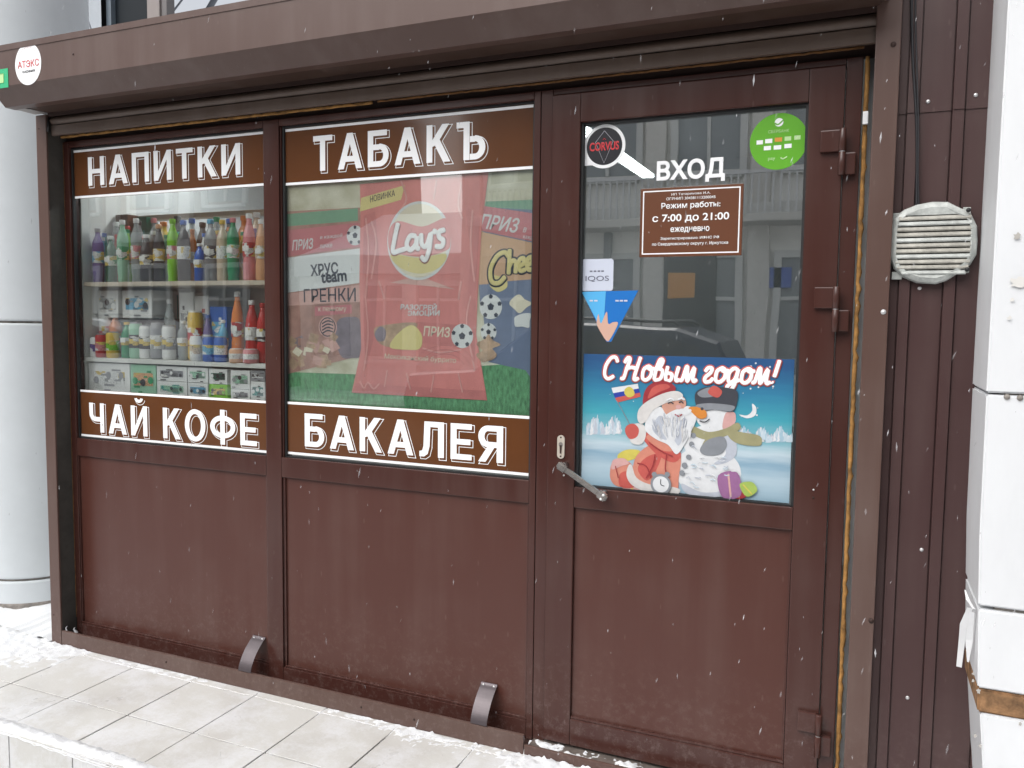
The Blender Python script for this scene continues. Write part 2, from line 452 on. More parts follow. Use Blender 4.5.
def snow_h(x, y):
    f = 0.5 * mn.noise((x * 3.1, y * 3.1, 1.7)) + 0.35 * mn.noise((x * 9, y * 9, 4.2)) + 0.25 * mn.noise((x * 28, y * 28, 9.1)) + 0.15 * mn.noise((x * 75, y * 75, 2.2))
    base = -0.008 + 0.009 * f
    lump = 0.5 + 0.5 * mn.noise((x * 40, y * 40, 3.3)) + 0.35 * mn.noise((x * 95, y * 95, 5.3))
    # drift in the left corner round the column
    d = sstep(-2.86, -3.25, x + 0.35 * y) * sstep(-0.62, -0.1, y)
    base += d * (0.007 + 0.015 * lump * (0.6 + 0.6 * f))
    base += sstep(-3.2, -3.5, x) * 0.012
    # ridge against the shutter's bottom bar, thicker to the right
    k = sstep(-0.36 + 0.06 * f, -0.085, y)
    fine = 0.5 + 0.6 * mn.noise((x * 120, y * 120, 7.7)) + 0.4 * f
    base += k * (0.004 + 0.014 * lump * fine * sstep(-2.2, -1.1, x))
    base += k * 0.006 * sstep(-0.17, -0.085, y) * lump
    # windrow along the front edge, mostly at the left
    e = math.exp(-((y + 0.655 + 0.01 * f) / 0.035) ** 2)
    base += e * (0.012 + 0.013 * lump) * (1 - 0.55 * sstep(-2.3, -1.8, x))
    if y < -0.675: base -= (-0.675 - y) * 1.6
    # thicker at the far right by the pillar and the doorway
    base += sstep(-1.3, -0.7, x) * (0.005 + 0.012 * lump * fine)
    return base
g = MB(); X0, X1, Y0, Y1 = -4.6, 0.9, -0.70, -0.079
NX, NY = 620, 84
vs = [];
for j in range(NY + 1):
    for i in range(NX + 1):
        x = X0 + (X1 - X0) * i / NX; y = Y0 + (Y1 - Y0) * j / NY
        vs.append((x, y, snow_h(x, y)))
fs = []
for j in range(NY):
    for i in range(NX):
        q = [j * (NX + 1) + i, j * (NX + 1) + i + 1, (j + 1) * (NX + 1) + i + 1, (j + 1) * (NX + 1) + i]
        if max(vs[k][2] for k in q) > -0.004 : fs.append(q)
g.add(vs, fs, SNOW, True)
g2 = []
# and beside the kiosk, behind its corner
NX2, NY2 = 150, 130
vs = []
for j in range(NY2 + 1):
    for i in range(NX2 + 1):
        x = -4.9 + (1.66) * i / NX2; y = -0.079 + 1.4 * j / NY2
        vs.append((x, y, max(-0.004, snow_h(x, min(y, -0.1)) * 0.8 + 0.014 * mn.noise((x * 6, y * 6, 0.4)) + 0.004)))
fs = [[j * (NX2 + 1) + i, j * (NX2 + 1) + i + 1, (j + 1) * (NX2 + 1) + i + 1, (j + 1) * (NX2 + 1) + i] for j in range(NY2) for i in range(NX2)]
g.add(vs, fs, SNOW, True)
vs = []; NX3, NY3 = 150, 22
for j in range(NY3 + 1):      # blown on to the door's threshold
    for i in range(NX3 + 1):
        x = -0.99 + 0.75 * i / NX3; y = -0.079 + 0.07 * j / NY3
        h_ = .002 + .013 * mn.noise((x * 14, y * 14, 1.1)) + .008 * mn.noise((x * 60, y * 60, 2.1)) + .004 * mn.noise((x * 140, y * 140, 3.1)) - .016 * sstep(-.75, -.35, x)
        vs.append((x, y, .0185 + h_ if j > 1 else .0))
g.add(vs, [[j * (NX3 + 1) + i, j * (NX3 + 1) + i + 1, (j + 1) * (NX3 + 1) + i + 1, (j + 1) * (NX3 + 1) + i] for j in range(NY3) for i in range(NX3)], SNOW, True)
for (x, y, r, hh, sd) in ((-3.158, -.058, .011, .07, 1), (-3.15, -.022, .014, .052, 2), (-3.135, -.05, .02, .02, 3)):      # bits packed in the corner of the shutter rail
    rr_ = random.Random(sd); P = [(r * rr_.uniform(.6, 1.1) * (1 - k / 7) ** .7, hh * k / 7) for k in range(8)]
    g.tube([(x + .006 * rr_.uniform(-1, 1), y + .004 * rr_.uniform(-1, 1), .012 + b) for a, b in P], [max(a, .001) for a, b in P], SNOW, 7)
tag(g.build('snow'), 'thin patchy snow lying on the porch tiles', 'snow', None, 'stuff')

# ================================================================== KIOSK
kiosk = thing('kiosk', 'brown metal shop kiosk with two big windows and a glazed door', 'kiosk', (-1.55, 0, 0))
XL, XR = -3.168, -0.034
GY = 0.022
def bar(mb, x0, x1, z0, z1, y0=0.0, y1=0.055, bev=0.0025, mt=None):
    mb.box(x0, x1, y0, y1, z0, z1, mt or BROWN, bev)
f = MB()
FT, FB = 2.172, 0.012
bar(f, XL, -3.138, FB, FT)                    # left stile
bar(f, -2.1035, -2.031, FB, FT)               # mullion between the windows
bar(f, -2.0265, -2.0235, FB + .03, FT - .03, 0.004)   # its seam strip
bar(f, -1.008, -0.9855, FB, FT)               # right stile of the window bay
bar(f, -0.9835, -0.9435, FB, FT, 0.001)       # door jamb, latch side
bar(f, -0.0765, XR, FB, FT, 0.001)            # door jamb, hinge side
bar(f, -0.9425, -0.0775, 2.153, FT, 0.001)    # head over the door
for a, b in ((-3.1375, -2.104), (-2.0305, -1.0085)):
    bar(f, a, b, 2.146, FT)                   # head
    bar(f, a, b, 0.828, 0.905)                # rail under the glass
    bar(f, a, b, FB, 0.078, 0.0)              # bottom rail
f.build('frame', kiosk)
# rebate rubber round each pane
def gasket(mb, x0, x1, z0, z1, y0, w=0.007, y1=0.026):
    mb.box(x0, x0 + w, y0, y1, z0, z1, GASKET); mb.box(x1 - w, x1, y0, y1, z0, z1, GASKET)
    mb.box(x0 + w, x1 - w, y0, y1, z0, z0 + w * .6, GASKET); mb.box(x0 + w, x1 - w, y0, y1, z1 - w * .8, z1, GASKET)
gk = MB()
W1 = (-3.1375, -2.104); W2 = (-2.0225, -1.0085)
for a, b in (W1, W2): gasket(gk, a, b, 0.9055, 2.1455, 0.012)
gk.build('glazing_gasket', kiosk)
for (a, b) in (W1, W2):
    MB().box(a + .003, b - .003, GY, GY + .005, 0.908, 2.143, GLASS_W).build('window_pane', kiosk)
    p = MB(); p.box(a + .0005, b - .0005, 0.012, 0.04, 0.0785, 0.8275, PANEL)
    bd = 0.009
    p.box(a + .0005, b - .0005, 0.002, 0.0115, 0.0785, 0.0785 + bd, BROWN, 0.002)
    p.box(a + .0005, a + .0005 + bd * .5, 0.004, 0.0115, 0.0885, 0.827, BROWN, 0.001)
    p.box(b - .0005 - bd * .5, b - .0005, 0.004, 0.0115, 0.0885, 0.827, BROWN, 0.001)
    p.build('lower_panel', kiosk)
# reveals behind the shutter's rails and the dark lintel gap
rv = MB()
rv.box(-3.19, XL - .004, -0.05, 0.03, 0.0, 2.3, REVEAL)
rv.box(XR + .0295, 0.05, -0.05, 0.03, 0.0, 2.3, REVEAL)
rv.box(XL - .004, XR + .03, 0.02, 0.03, 2.172, 2.3, DARK); rv.box(XL - .004, XR + .03, -0.028, 0.0195, 2.204, 2.3, DARK)
rv.build('reveal', kiosk)
# mounting foam squeezed out round the frame
def foam(path, r, mt, seed):
    rnd = random.Random(seed); P = []
    a = Vector(path[0]); b = Vector(path[1]); n = int((b - a).length / 0.012)
    rs = []
    for i in range(n + 1):
        p = a.lerp(b, i / n)
        k = mn.noise((i * .13, seed, 0)); k2 = mn.noise((i * .5, seed, 3))
        P.append(p + Vector((0.004 * k2, 0.003 * k, 0.003 * k2))); rs.append(max(0.002, r * (1 + .35 * k + .35 * k2)))
    return MB().tube(P, rs, mt, 7)
foam(((XL - .003, -0.006, 2.192), (-1.62, -0.006, 2.192)), 0.006, FOAM, 1).build('foam_seal', kiosk)
foam(((-1.6, 0.002, 2.196), (XR, 0.002, 2.196)), 0.004, FOAM_DK, 2).build('foam_seal', kiosk)
foam(((XL - .003, 0.006, 0.1), (XL - .003, 0.006, 2.17)), 0.0055, FOAM_DK, 3).build('foam_seal', kiosk)
foam(((XR + .011, 0.003, 0.03), (XR + .011, 0.003, 2.17)), 0.0066, FOAM, 4).build('foam_seal', kiosk)

MB().box(XR + .004, XR + .018, -0.012, 0.004, 1.985, 2.02, WHITE, .002).build('plastic_spacer', kiosk)
# threshold under the door
th = MB()
th.box(-0.98, XR + .03, -0.07, 0.05, 0.0, 0.02, mat('threshold_metal', (0.2, 0.17, 0.15), 0.5, 0.4, 0.4, 20), 0.003)
th.build('threshold', kiosk)

# door: sash with glass, panel, hinges, handle and lock
DY = -0.008
d = MB()
d.box(-0.9415, -0.848, DY, 0.05, 0.03, 2.151, BROWN, 0.003)
d.box(-0.172, -0.0785, DY, 0.05, 0.03, 2.151, BROWN, 0.003)
for a, b in ((2.06, 2.151), (0.832, 0.9), (0.03, 0.12)):
    d.box(-0.8475, -0.1725, DY, 0.05, a, b, BROWN, 0.003)
door = d.build('door', kiosk)
gk = MB(); gasket(gk, -0.8475, -0.1725, 0.9005, 2.0595, 0.004, 0.007, 0.026); gk.build('glazing_gasket', door)
MB().box(-0.8445, -0.1755, GY, GY + .005, 0.903, 2.057, GLASS_D).build('door_pane', door)
p = MB(); p.box(-0.847, -0.173, 0.006, 0.04, 0.1205, 0.8315, PANEL)
p.box(-0.847, -0.173, -0.004, 0.0055, 0.1205, 0.1285, BROWN, 0.002)
p.box(-0.1775, -0.173, -0.003, 0.0055, 0.129, 0.831, BROWN, 0.001)
p.build('door_panel', door)
def hinge(z):
    h = MB()
    h.box(-0.137, -0.0835, -0.022, DY - .0002, z + .002, z + .062, BROWN, 0.003)
    h.box(-0.0735, -0.043, -0.02, 0.0008, z - .062, z - .002, BROWN, 0.003)
    h.lathe([(0.0085, 0.001), (0.0095, 0.002), (0.0095, 0.062), (0.0085, 0.063)], (-0.0785, -0.026, z), BROWN, 14)
    h.lathe([(0.0085, -0.064), (0.0095, -0.063), (0.0095, -0.002), (0.0085, -0.001)], (-0.0785, -0.026, z), BROWN, 14)
    h.lathe([(0.008, -0.0022), (0.008, 0.0022)], (-0.0785, -0.026, z), GALV, 12)
    return h.build('hinge', door)
for z in (1.912, 1.478, 0.238): hinge(z)
h = MB()
a = Vector((-0.876, -0.055, 0.972)); b = Vector((-0.742, -0.055, 0.892))
HM = mat('handle_metal', (0.5, 0.47, 0.44), 0.24, 0.85, 0.3, 20)
dx = (b - a).normalized()
def slab(mb, p, q, w, t, mt, bev=0.002):
    """a flat bar from p to q in the door's plane, w wide and t thick"""
    bm = bmesh.new(); bmesh.ops.create_cube(bm, size=1.0)
    L = (q - p).length; ux = (q - p).normalized(); uz = Vector((-ux.z, 0, ux.x)); c = (p + q) / 2
    for v in bm.verts:
        v.co = c + ux * (v.co.x * L) + uz * (v.co.z * w) + Vector((0, 1, 0)) * (v.co.y * t)
    if bev: bmesh.ops.bevel(bm, geom=bm.edges[:], offset=bev, segments=2, affect='EDGES')
    mb.frombm(bm, mt)
slab(h, a + dx * .018, b - dx * .012, 0.0175, 0.012, HM, 0.003)
for q in (a, b):
    slab(h, q - dx * .014, q + dx * .022, 0.026, 0.018, HM, 0.005)
    h.tube([(q.x, -0.05, q.z), (q.x, DY + .001, q.z)], 0.009, HM, 12)
h.build('handle', door)
for k in (-.008, .008):
    c = b + Vector((-dx.z, 0, dx.x)) * k + dx * .008
    MB().lathe([(0.0042, 0.0), (0.0042, 0.002), (0.002, 0.003)], (c.x, -0.0645, c.z), mat('screw_bright', (0.85, 0.85, 0.85), 0.3, 0.3), 12, 'y').build('screw', door)
MB().lathe([(0.003, 0.0), (0.003, 0.0015)], (-0.883, DY, 0.935), GALV, 10, 'y').build('screw', door)
for zz in (0.935, 0.958): MB().lathe([(0.003, 0.0), (0.003, 0.0015)], (-0.118, DY, zz), GALV if zz > .95 else DARK, 10, 'y').build('screw', door)
lk = MB(); lx, lz = -0.894, 1.028
LOCK = mat('lock_plate_cream', (0.62, 0.56, 0.48), 0.35, 0.4)
pts = []
for i in range(13): pts.append((lx + .0125 * math.cos(math.pi * i / 12), lz + .026 + .0125 * math.sin(math.pi * i / 12)))
for i in range(13): pts.append((lx - .0125 * math.cos(math.pi * i / 12), lz - .026 - .0125 * math.sin(math.pi * i / 12)))
lk.flat(pts, DY - .004, LOCK, 0.0038)
for k in (-.031, .031): lk.disc(lx, lz + k, .003, DY - .0044, DARK)
lk.disc(lx, lz + .008, .0075, DY - .0046, STEEL, .008); lk.flat([(lx - .003, lz - .022), (lx + .003, lz - .022), (lx + .004, lz + .006), (lx - .004, lz + .006)], DY - .005, DARK)
lk.build('lock_plate', door)

# bent sheet-metal tabs that hold the lower panels
def tab(xc):
    t = MB(); w = 0.0305
    prof = [(0.009, 0.178), (0.004, 0.172), (-0.012, 0.161), (-0.04, 0.136), (-0.062, 0.106), (-0.073, 0.084), (-0.077, 0.069)]
    q = crom([Vector((a, 0, b)) for a, b in prof], 4, False, True)
    o = [(a - .0015, b) for a, b in q] + [(a + .0015, b + .0008) for a, b in q[::-1]]
    t.prism(o, xc - w, xc + w, TAB)
    for k in (-.02, .02): t.lathe([(0.0042, 0.0), (0.0042, 0.0025)], (xc + k, 0.003, 0.1715), GALV, 10, 'y')
    return t.build('metal_tab', kiosk)
tab(-2.155); tab(-1.15)

# the room inside
rm = MB(); rm.box(-3.2, -3.145, 0.058, 2.7, 0.0, 2.44, ROOMW); rm.box(-0.03, 0.0, 0.058, 2.7, 0.0, 2.44, ROOMW)
rm.box(-3.145, -0.03, 2.65, 2.7, 0.0, 2.44, ROOMW)
rm.build('inner_wall', kiosk)
MB().box(-3.2, 0.0, 0.032, 2.7, 2.4405, 2.5, ROOMW).build('ceiling', kiosk)
MB().box(-3.145, -0.03, 0.058, 2.65, 0.0, 0.02, ROOMF).build('floor', kiosk)
ap = MB(); ap.box(-3.145, -1.0, 0.0585, 0.075, 0.02, 0.88, ROOMW); ap.box(-3.145, -0.03, 0.0565, 0.075, 2.19, 2.4404, ROOMW)
ap.build('wall_lining', kiosk)
MB().box(-3.24, 0.06, -0.0, 2.75, 2.502, 2.56, SHUT, 0.004).build('roof', kiosk)

# ================================================================== ROLLER SHUTTER
rs = thing('roller_shutter', 'brown rolled-up shutter with its long box over the windows', 'roller shutter', (-1.6, -0.1, 0))
SX0, SX1 = -3.2286, 0.022
b = MB()
prof = [(-0.002, 2.487), (-0.27, 2.487), (-0.27, 2.466), (-0.2685, 2.465), (-0.2685, 2.332), (-0.209, 2.271), (-0.17, 2.271), (-0.17, 2.284), (-0.08, 2.284), (-0.002, 2.284)]
b.prism(prof, SX0, SX1, SHUT)
b.prism([(-0.2715, 2.4665), (-0.2715, 2.489), (-0.0, 2.489), (-0.0, 2.4872), (-0.2703, 2.4872), (-0.2703, 2.4665)], SX0 - .002, SX1, SHUT)
b.build('shutter_box', rs)
u = MB(); u.box(SX0 + .066, SX1 - .02, -0.169, -0.066, 2.2765, 2.2838, SHUT_SHADE)
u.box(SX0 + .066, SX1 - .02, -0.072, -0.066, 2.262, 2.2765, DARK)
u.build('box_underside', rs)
e = MB(); e.prism([(-0.2, 2.274), (-0.079, 2.2735), (-0.079, 2.2835), (-0.169, 2.2835), (-0.169, 2.271)], SX0 + .0005, SX0 + .064, mat('end_cap_grey', (0.3, 0.28, 0.27), 0.5, var=0.1))
e.build('end_cap', rs)
s = MB()
pr = []
for i in range(9):
    q = math.pi * (i / 8) ; pr.append((-0.056 - 0.009 * math.sin(q), 2.262 - 0.031 * i / 8))
pr += [(-0.04, 2.231), (-0.04, 2.262)]
s.prism(pr, -3.16, -0.004, SLAT)
s.build('slat', rs)
bb = MB(); bb.box(-3.16, -0.004, -0.06, -0.046, 2.1855, 2.2275, SLAT, 0.002)
bb.build('bottom_bar', rs)
for (xa, xb, zt) in ((-3.2286, -3.168, 2.27), (-0.006, 0.0555, 2.9)):
    r_ = MB()
    r_.box(xa, xb, -0.078, -0.069, 0.0, zt, SHUT, 0.003)
    r_.box(xa + .004, xb - .002, -0.0688, -0.001, 0.0, zt, REVEAL)
    if xa < -1:
        r_.tube([(-3.168, -0.07, 2.2), (-3.168, -0.068, 2.24), (-3.175, -0.06, 2.266)], 0.006, BLACK, 8)
    r_.build('guide_rail', rs)
for (x, z, mt_) in ((0.0375, 2.17, DARK), (0.043, 1.47, GALV), (0.048, 0.62, DARK)):
    MB().lathe([(0.007, 0.0), (0.007, 0.0012), (0.0048, 0.0014), (0.0046, 0.002)], (x, -0.0783, z), mt_, 16, 'y').build('screw', rs)
for x, z in ((-3.21, 2.215), (-3.21, 0.13), (-3.2, 1.2)): MB().lathe([(0.003, 0.0), (0.003, 0.001)], (x, -0.0783, z), DARK, 10, 'y').build('screw', rs)
MB().lathe([(0.004, 0.0), (0.004, 0.001)], (-2.76, -0.2688, 2.41), DARK, 10, 'y').build('screw', rs)
bt = MB(); bt.box(-3.166, -0.985, -0.077, -0.066, 0.0005, 0.066, SHUT, 0.002)
bt.box(-3.166, -0.985, -0.0655, -0.0012, 0.0005, 0.012, DARK)
for x in (-2.56, -1.62, -1.4): bt.lathe([(0.004, 0.0), (0.004, 0.001)], (x, -0.0772, 0.034), DARK, 10, 'y')
bt.build('sill_bar', rs)
MB().box(-0.983, -0.012, -0.0765, -0.066, 0.0005, 0.034, SHUT, 0.003).build('sill_bar', rs)

# ================================================================== SIDING WALL ON THE RIGHT
sw = thing('siding_wall', 'dark brown ribbed metal siding between shutter rail and white pillar', 'wall', (0.2, 0, 0))
ys = -0.03
def sheet(z0, z1, yo):
    prof = []; ribs = [(0.0785, 0.1065), (0.186, 0.2145), (0.31, 0.34), (0.44, 0.47)]
    prof.append((0.0575, ys + yo))
    for a, b_ in ribs:
        prof += [(a - .003, ys + yo), (a - .0025, ys + yo + .006), (a - .0005, ys + yo + .006), (a + .001, ys + yo - .009), (b_ - .001, ys + yo - .009), (b_ + .0005, ys + yo + .006), (b_ + .0025, ys + yo + .006), (b_ + .003, ys + yo)]
    prof.append((0.62, ys + yo))
    n = len(prof); vs = [(x, y, z) for z in (z0, z1) for x, y in prof]
    return vs, [[i, i + 1, n + i + 1, n + i] for i in range(n - 1)]
s = MB(); s.add(*sheet(0.0, 2.003, 0.0), SIDING); s.add(*sheet(1.9985, 3.2, -0.0028), SIDING)
s.box(0.0575, 0.62, 0.0, 0.4, 0.0, 3.2, SIDING)
s.build('cladding', sw)
for x, z, y in ((0.128, 2.026, ys - .003), (0.2385, 2.032, ys - .003), (0.13, 1.535, ys), (0.1665, 0.822, ys), (0.15, 0.4, ys)):
    MB().lathe([(0.0055, -0.0005), (0.0055, 0.001), (0.0035, 0.003)], (x, y, z), GALV, 8, 'y').build('screw', sw)

# two black cables hanging on the siding
c1 = [at(911, -40, -.045), at(911.5, 0, -.045), at(913, 60, -.045), at(916, 110, -.044), at(917, 150, -.043), at(916.5, 210, -.042)]
tag(MB().tube(crom(c1, 6, False, False), 0.0036, CABLE, 8).build('cable'), 'thick black cable hanging down the brown siding into the vent', 'cable', 'cables on the siding')
c2 = [at(916, -40, -.046), at(915.5, 20, -.046), at(917.5, 90, -.053), at(918.5, 130, -.052), at(918, 170, -.05), at(919, 215, -.042)]
tag(MB().tube(crom(c2, 6, False, False), 0.0022, CABLE, 8).build('cable'), 'thin black cable crossing the thicker one above the vent', 'cable', 'cables on the siding')

# ================================================================== VENT
vt = thing('vent_grille', 'weathered grey round vent grille with horizontal louvres on the siding', 'vent', (0.155, -0.045, 1.54))
def vp(cx, cy): 
    p = at(780 + cx / 4.197, 183 + cy / 4.197, -0.055); return (p.x, p.z)
out = [vp(*q) for q in ((520, 112), (575, 90), (640, 78), (705, 78), (745, 98), (800, 122), (828, 180), (830, 240), (826, 300), (798, 345), (740, 385), (700, 410), (655, 424), (575, 420), (515, 395), (478, 360), (458, 310), (456, 200), (475, 150))]
v = MB()
bm = bmesh.new()
cx = sum(p[0] for p in out) / len(out); cz = sum(p[1] for p in out) / len(out)
rings = []
for sc_, y in ((1.0, -0.0395), (1.0, -0.05), (0.97, -0.057), (0.86, -0.064)):
    rings.append([bm.verts.new((cx + (p[0] - cx) * sc_, y, cz + (p[1] - cz) * sc_)) for p in out])
# inner rectangle of the louvre opening
ix0, iz1 = vp(495, 140); ix1, iz0 = vp(790, 385)
n = len(out)
inner = []
for p in out:
    inner.append(bm.verts.new((max(ix0, min(ix1, cx + (p[0] - cx) * .95)), -0.062, max(iz0, min(iz1, cz + (p[1] - cz) * .95)))))
rings.append(inner)
for a, b_ in zip(rings, rings[1:]):
    for i in range(n):
        try: bm.faces.new([a[i], a[(i + 1) % n], b_[(i + 1) % n], b_[i]])
        except ValueError: pass
bmesh.ops.remove_doubles(bm, verts=bm.verts[:], dist=1e-5)
bmesh.ops.recalc_face_normals(bm, faces=bm.faces[:])
v.frombm(bm, VENT)
v.build('grille_frame', vt)
bk = MB(); bk.flat([(cx + (p[0] - cx) * .93, cz + (p[1] - cz) * .93) for p in out], -0.043, VENT_DK, 0.003)
bk.build('backing', vt)
nl = 11
for i in range(nl):
    zz = iz0 + (iz1 - iz0) * (i + .5) / nl
    hh = (iz1 - iz0) / nl
    o = [(-0.0625, zz - hh * .43), (-0.0645, zz - hh * .2), (-0.062, zz + hh * .3), (-0.0495, zz + hh * .5), (-0.0485, zz + hh * .44), (-0.059, zz + hh * .2), (-0.0615, zz - hh * .43)]
    # chord of the rounded opening at this height
    t_ = abs((zz - cz) / ((iz1 - iz0) / 2)); inset = 0.0 if t_ < .75 else (t_ - .75) * .06
    MB().prism(o, ix0 + inset - .001, ix1 - inset * .5 + .001, VENT_IN if i % 3 else VENT).build('slat', vt)
for q in ((475, 125, 520, 150), (470, 372, 512, 404), (765, 352, 795, 376), (770, 100, 802, 126)):
    a = vp(q[0], q[1]); b_ = vp(q[2], q[3]); MB().box(a[0], b_[0], -0.047, -0.0395, b_[1], a[1], VENT, 0.0015).build('corner_lug', vt)
for c in ((789, 116), (783, 364)):
    a = vp(*c); MB().lathe([(0.006, 0.0), (0.006, 0.002), (0.003, 0.004)], (a[0], -0.066, a[1]), BLACK, 10, 'y').build('screw', vt)

# ================================================================== WHITE PILLAR
pl = thing('pillar', 'white clad pillar with a rusty band at the right edge', 'pillar', (0.6, -0.1, 0))
PX = 0.2675; PF = -0.3
def pil(edge, name, mt, grow=0.0):
    """one course of cladding: edge lists (x, z) down its left side, front face at PF"""
    o = MB(); P = [(x - grow, z) for x, z in edge]
    o.prism([(1.1, edge[0][1])] + P + [(1.1, edge[-1][1])], PF - grow, 0.3, mt, 'y', 0.004); return o.build(name, pl)
pil([(.2675, 3.6), (.2675, 1.279)], 'cladding_panel', PILLAR)
pil([(.268, 1.2745), (.27, .93), (.2755, .768)], 'cladding_panel', PILLAR)
pil([(.277, .7595), (.2845, .567)], 'cladding_panel', PILLAR, .001)
pil([(.2865, .565), (.2885, .5085)], 'rusty_band', RUST, .003)
pil([(.293, .507), (.318, .235), (.34, 0.0)], 'plinth', PILLAR, .002)
gj = MB(); gj.box(.31, 1.0, PF + .012, 0.28, 0.4, 1.4, GRIME)
gj.build('joint_grime', pl)
sp = MB(); rnd = random.Random(3)
for c in ((1007, 396), (1020, 397)):
    a = at(*c, PF); sp.lathe([(0.007, 0.0), (0.006, 0.003)], (a.x, PF - .0005, a.z - .002), GRIME, 10, 'y')
def stain(px, py, r, mt, k=1.0):
    a = at(px, py, PF); pts = []
    for i in range(16):
        q_ = 2 * math.pi * i / 16; rr = r * (0.55 + .7 * rnd.random()); pts.append((a.x + rr * math.cos(q_) * k, a.z + rr * math.sin(q_)))
    sp.flat(pts, PF - .0045, mt)
CHIP = mat('paint_chip', (0.42, 0.4, 0.37), 0.8)
STN = mat('faint_stain', (0.66, 0.65, 0.62), 0.6)
stain(1017, 236, .008, CHIP); stain(1018, 282, .012, STN, 1.6); stain(1009, 318, .005, STN); stain(1012, 300, .004, STN)
for (px, py) in ((973, 673), (978, 690), (975, 735), (980, 745), (1020, 723), (973, 680)): stain(px, py, rnd.uniform(.003, .007), CHIP, .7)
sp.build('chipped_paint', pl)
tp = MB(); TAPE = mat('torn_tape', (0.72, 0.73, 0.74), 0.35, var=.1)
def strip(P, w):
    n_ = len(P); vs = []; 
    for i, p_ in enumerate(P):
        for e_ in (-.5, .5): vs.append(p_ + Vector((w[i] * e_, -abs(w[i]) * .3 * e_, 0)))
    vs += [v_ + Vector((0, .0015, 0)) for v_ in vs]
    F = []
    for i in range(n_ - 1):
        F.append([2 * i, 2 * i + 1, 2 * i + 3, 2 * i + 2]); F.append([2 * n_ + 2 * i + 2, 2 * n_ + 2 * i + 3, 2 * n_ + 2 * i + 1, 2 * n_ + 2 * i])
    F += [[2 * i, 2 * i + 2, 2 * n_ + 2 * i + 2, 2 * n_ + 2 * i] for i in range(n_ - 1)]
    F += [[2 * i + 1, 2 * n_ + 2 * i + 1, 2 * n_ + 2 * i + 3, 2 * i + 3] for i in range(n_ - 1)]
    tp.add(vs, F, TAPE)
strip([at(970, 608, -.2), at(965, 625, -.19), at(962, 640, -.18), at(959, 667, -.17)], [.012, .022, .014, .012])
strip([at(974, 609, -.28), at(968, 600, -.23), at(965, 590, -.21)], [.006, .008, .002])
strip([at(972, 612, -.27), at(969, 640, -.24), at(968, 662, -.23)], [.01, .016, .004])
tp.build('torn_tape', pl)

# ================================================================== ROUND COLUMN AND DARK BUILDING AT THE LEFT
cl = thing('column', 'pale grey round clad column standing in snow behind the kiosk corner', 'column', (-3.83, 0.33, 0))
CX, CY, CR = -3.872, 0.361, 0.285
def ring(z0, z1, r, mt, name):
    return MB().lathe([(r - .004, z0), (r, z0 + .003), (r, z0 + .012), (r, z1 - .012), (r, z1 - .003), (r - .004, z1)], (CX, CY, 0), mt, 64).build(name, cl)
ring(0.16, 1.398, CR, COLUMN, 'cladding_panel'); ring(1.4085, 4.2, CR, COLUMN, 'cladding_panel')
ring(0.025, 0.148, CR + .001, COLUMN, 'base_ring')
ring(0.0, 4.2, CR - .012, GRIME, 'core')
ring(0.0, 0.042, CR + .003, GRIME, 'mortar_foot')
bd = thing('dark_building', 'dark glazed building with a brown corner post far behind the column', 'building', (-9, 4.5, 0))
DG = mat('dark_glass', (0.02, 0.025, 0.03), 0.12); GREYST = mat('grey_frame', (0.33, 0.36, 0.39), 0.5, var=.08); BPOST = mat('brown_post', (0.22, 0.19, 0.18), 0.5)
DG = mat('dark_pane', (0.012, 0.016, 0.02), 0.5, spec=0.15)
def foot(pts, z0, z1, mt_, nm):
    bm = bmesh.new(); A = [bm.verts.new((a, b_, z0)) for a, b_ in pts]; B_ = [bm.verts.new((a, b_, z1)) for a, b_ in pts]; n_ = len(pts)
    bm.faces.new(A); bm.faces.new(B_[::-1])
    for i in range(n_): bm.faces.new([A[i], A[(i + 1) % n_], B_[(i + 1) % n_], B_[i]])
    bmesh.ops.recalc_face_normals(bm, faces=bm.faces[:])
    return MB().frombm(bm, mt_).build(nm, bd)
foot([(-12.5, 4.0), (-7.605, 4.0), (-12.0, 7.0)], -.36, 7.5, GREYST, 'wall')
foot([(-7.6, 4.12), (-6.95, 4.12), (-10.5, 7.0), (-11.6, 7.0)], -.36, 7.5, DG, 'glazing')
MB().box(-7.6, -7.53, 4.06, 4.119, -0.36, 7.5, mat('slate_frame', (0.13, 0.16, 0.19), 0.5)).build('window_frame', bd)
bp = MB(); bp.box(-6.93, -6.76, 3.98, 4.1195, -0.36, 7.6, BPOST, .01); bp.box(-6.755, -6.68, 4.0, 4.11, -0.36, 7.6, mat('post_dark', (0.12, 0.11, 0.11), 0.5), .01)
bp.build('corner_post', bd)
WIRE = mat('wire_grey', (0.1, 0.11, 0.13), 0.6)
def wire(a, b_, r, sag, label):
    P = []
    for i in range(13):
        t_ = i / 12; p_ = a.lerp(b_, t_); p_.z -= sag * 4 * t_ * (1 - t_); P.append(p_)
    tag(MB().tube(P, r, WIRE, 6).build('wire'), label, 'wire', 'overhead wires')
wire(at(158, 30, 3.9), at(215, -50, 9), 0.012, 0.05, 'thin grey overhead wire running up from the brown post into the sky')
wire(at(207, 12, 5), at(232, -30, 6), 0.035, 0.0, 'thick dark overhead wire beside the shutter box top edge')
wire(at(80, -5, 1.2), at(92, 32, 1.0), 0.004, 0.0, 'pale thin wire dropping beside the round column')

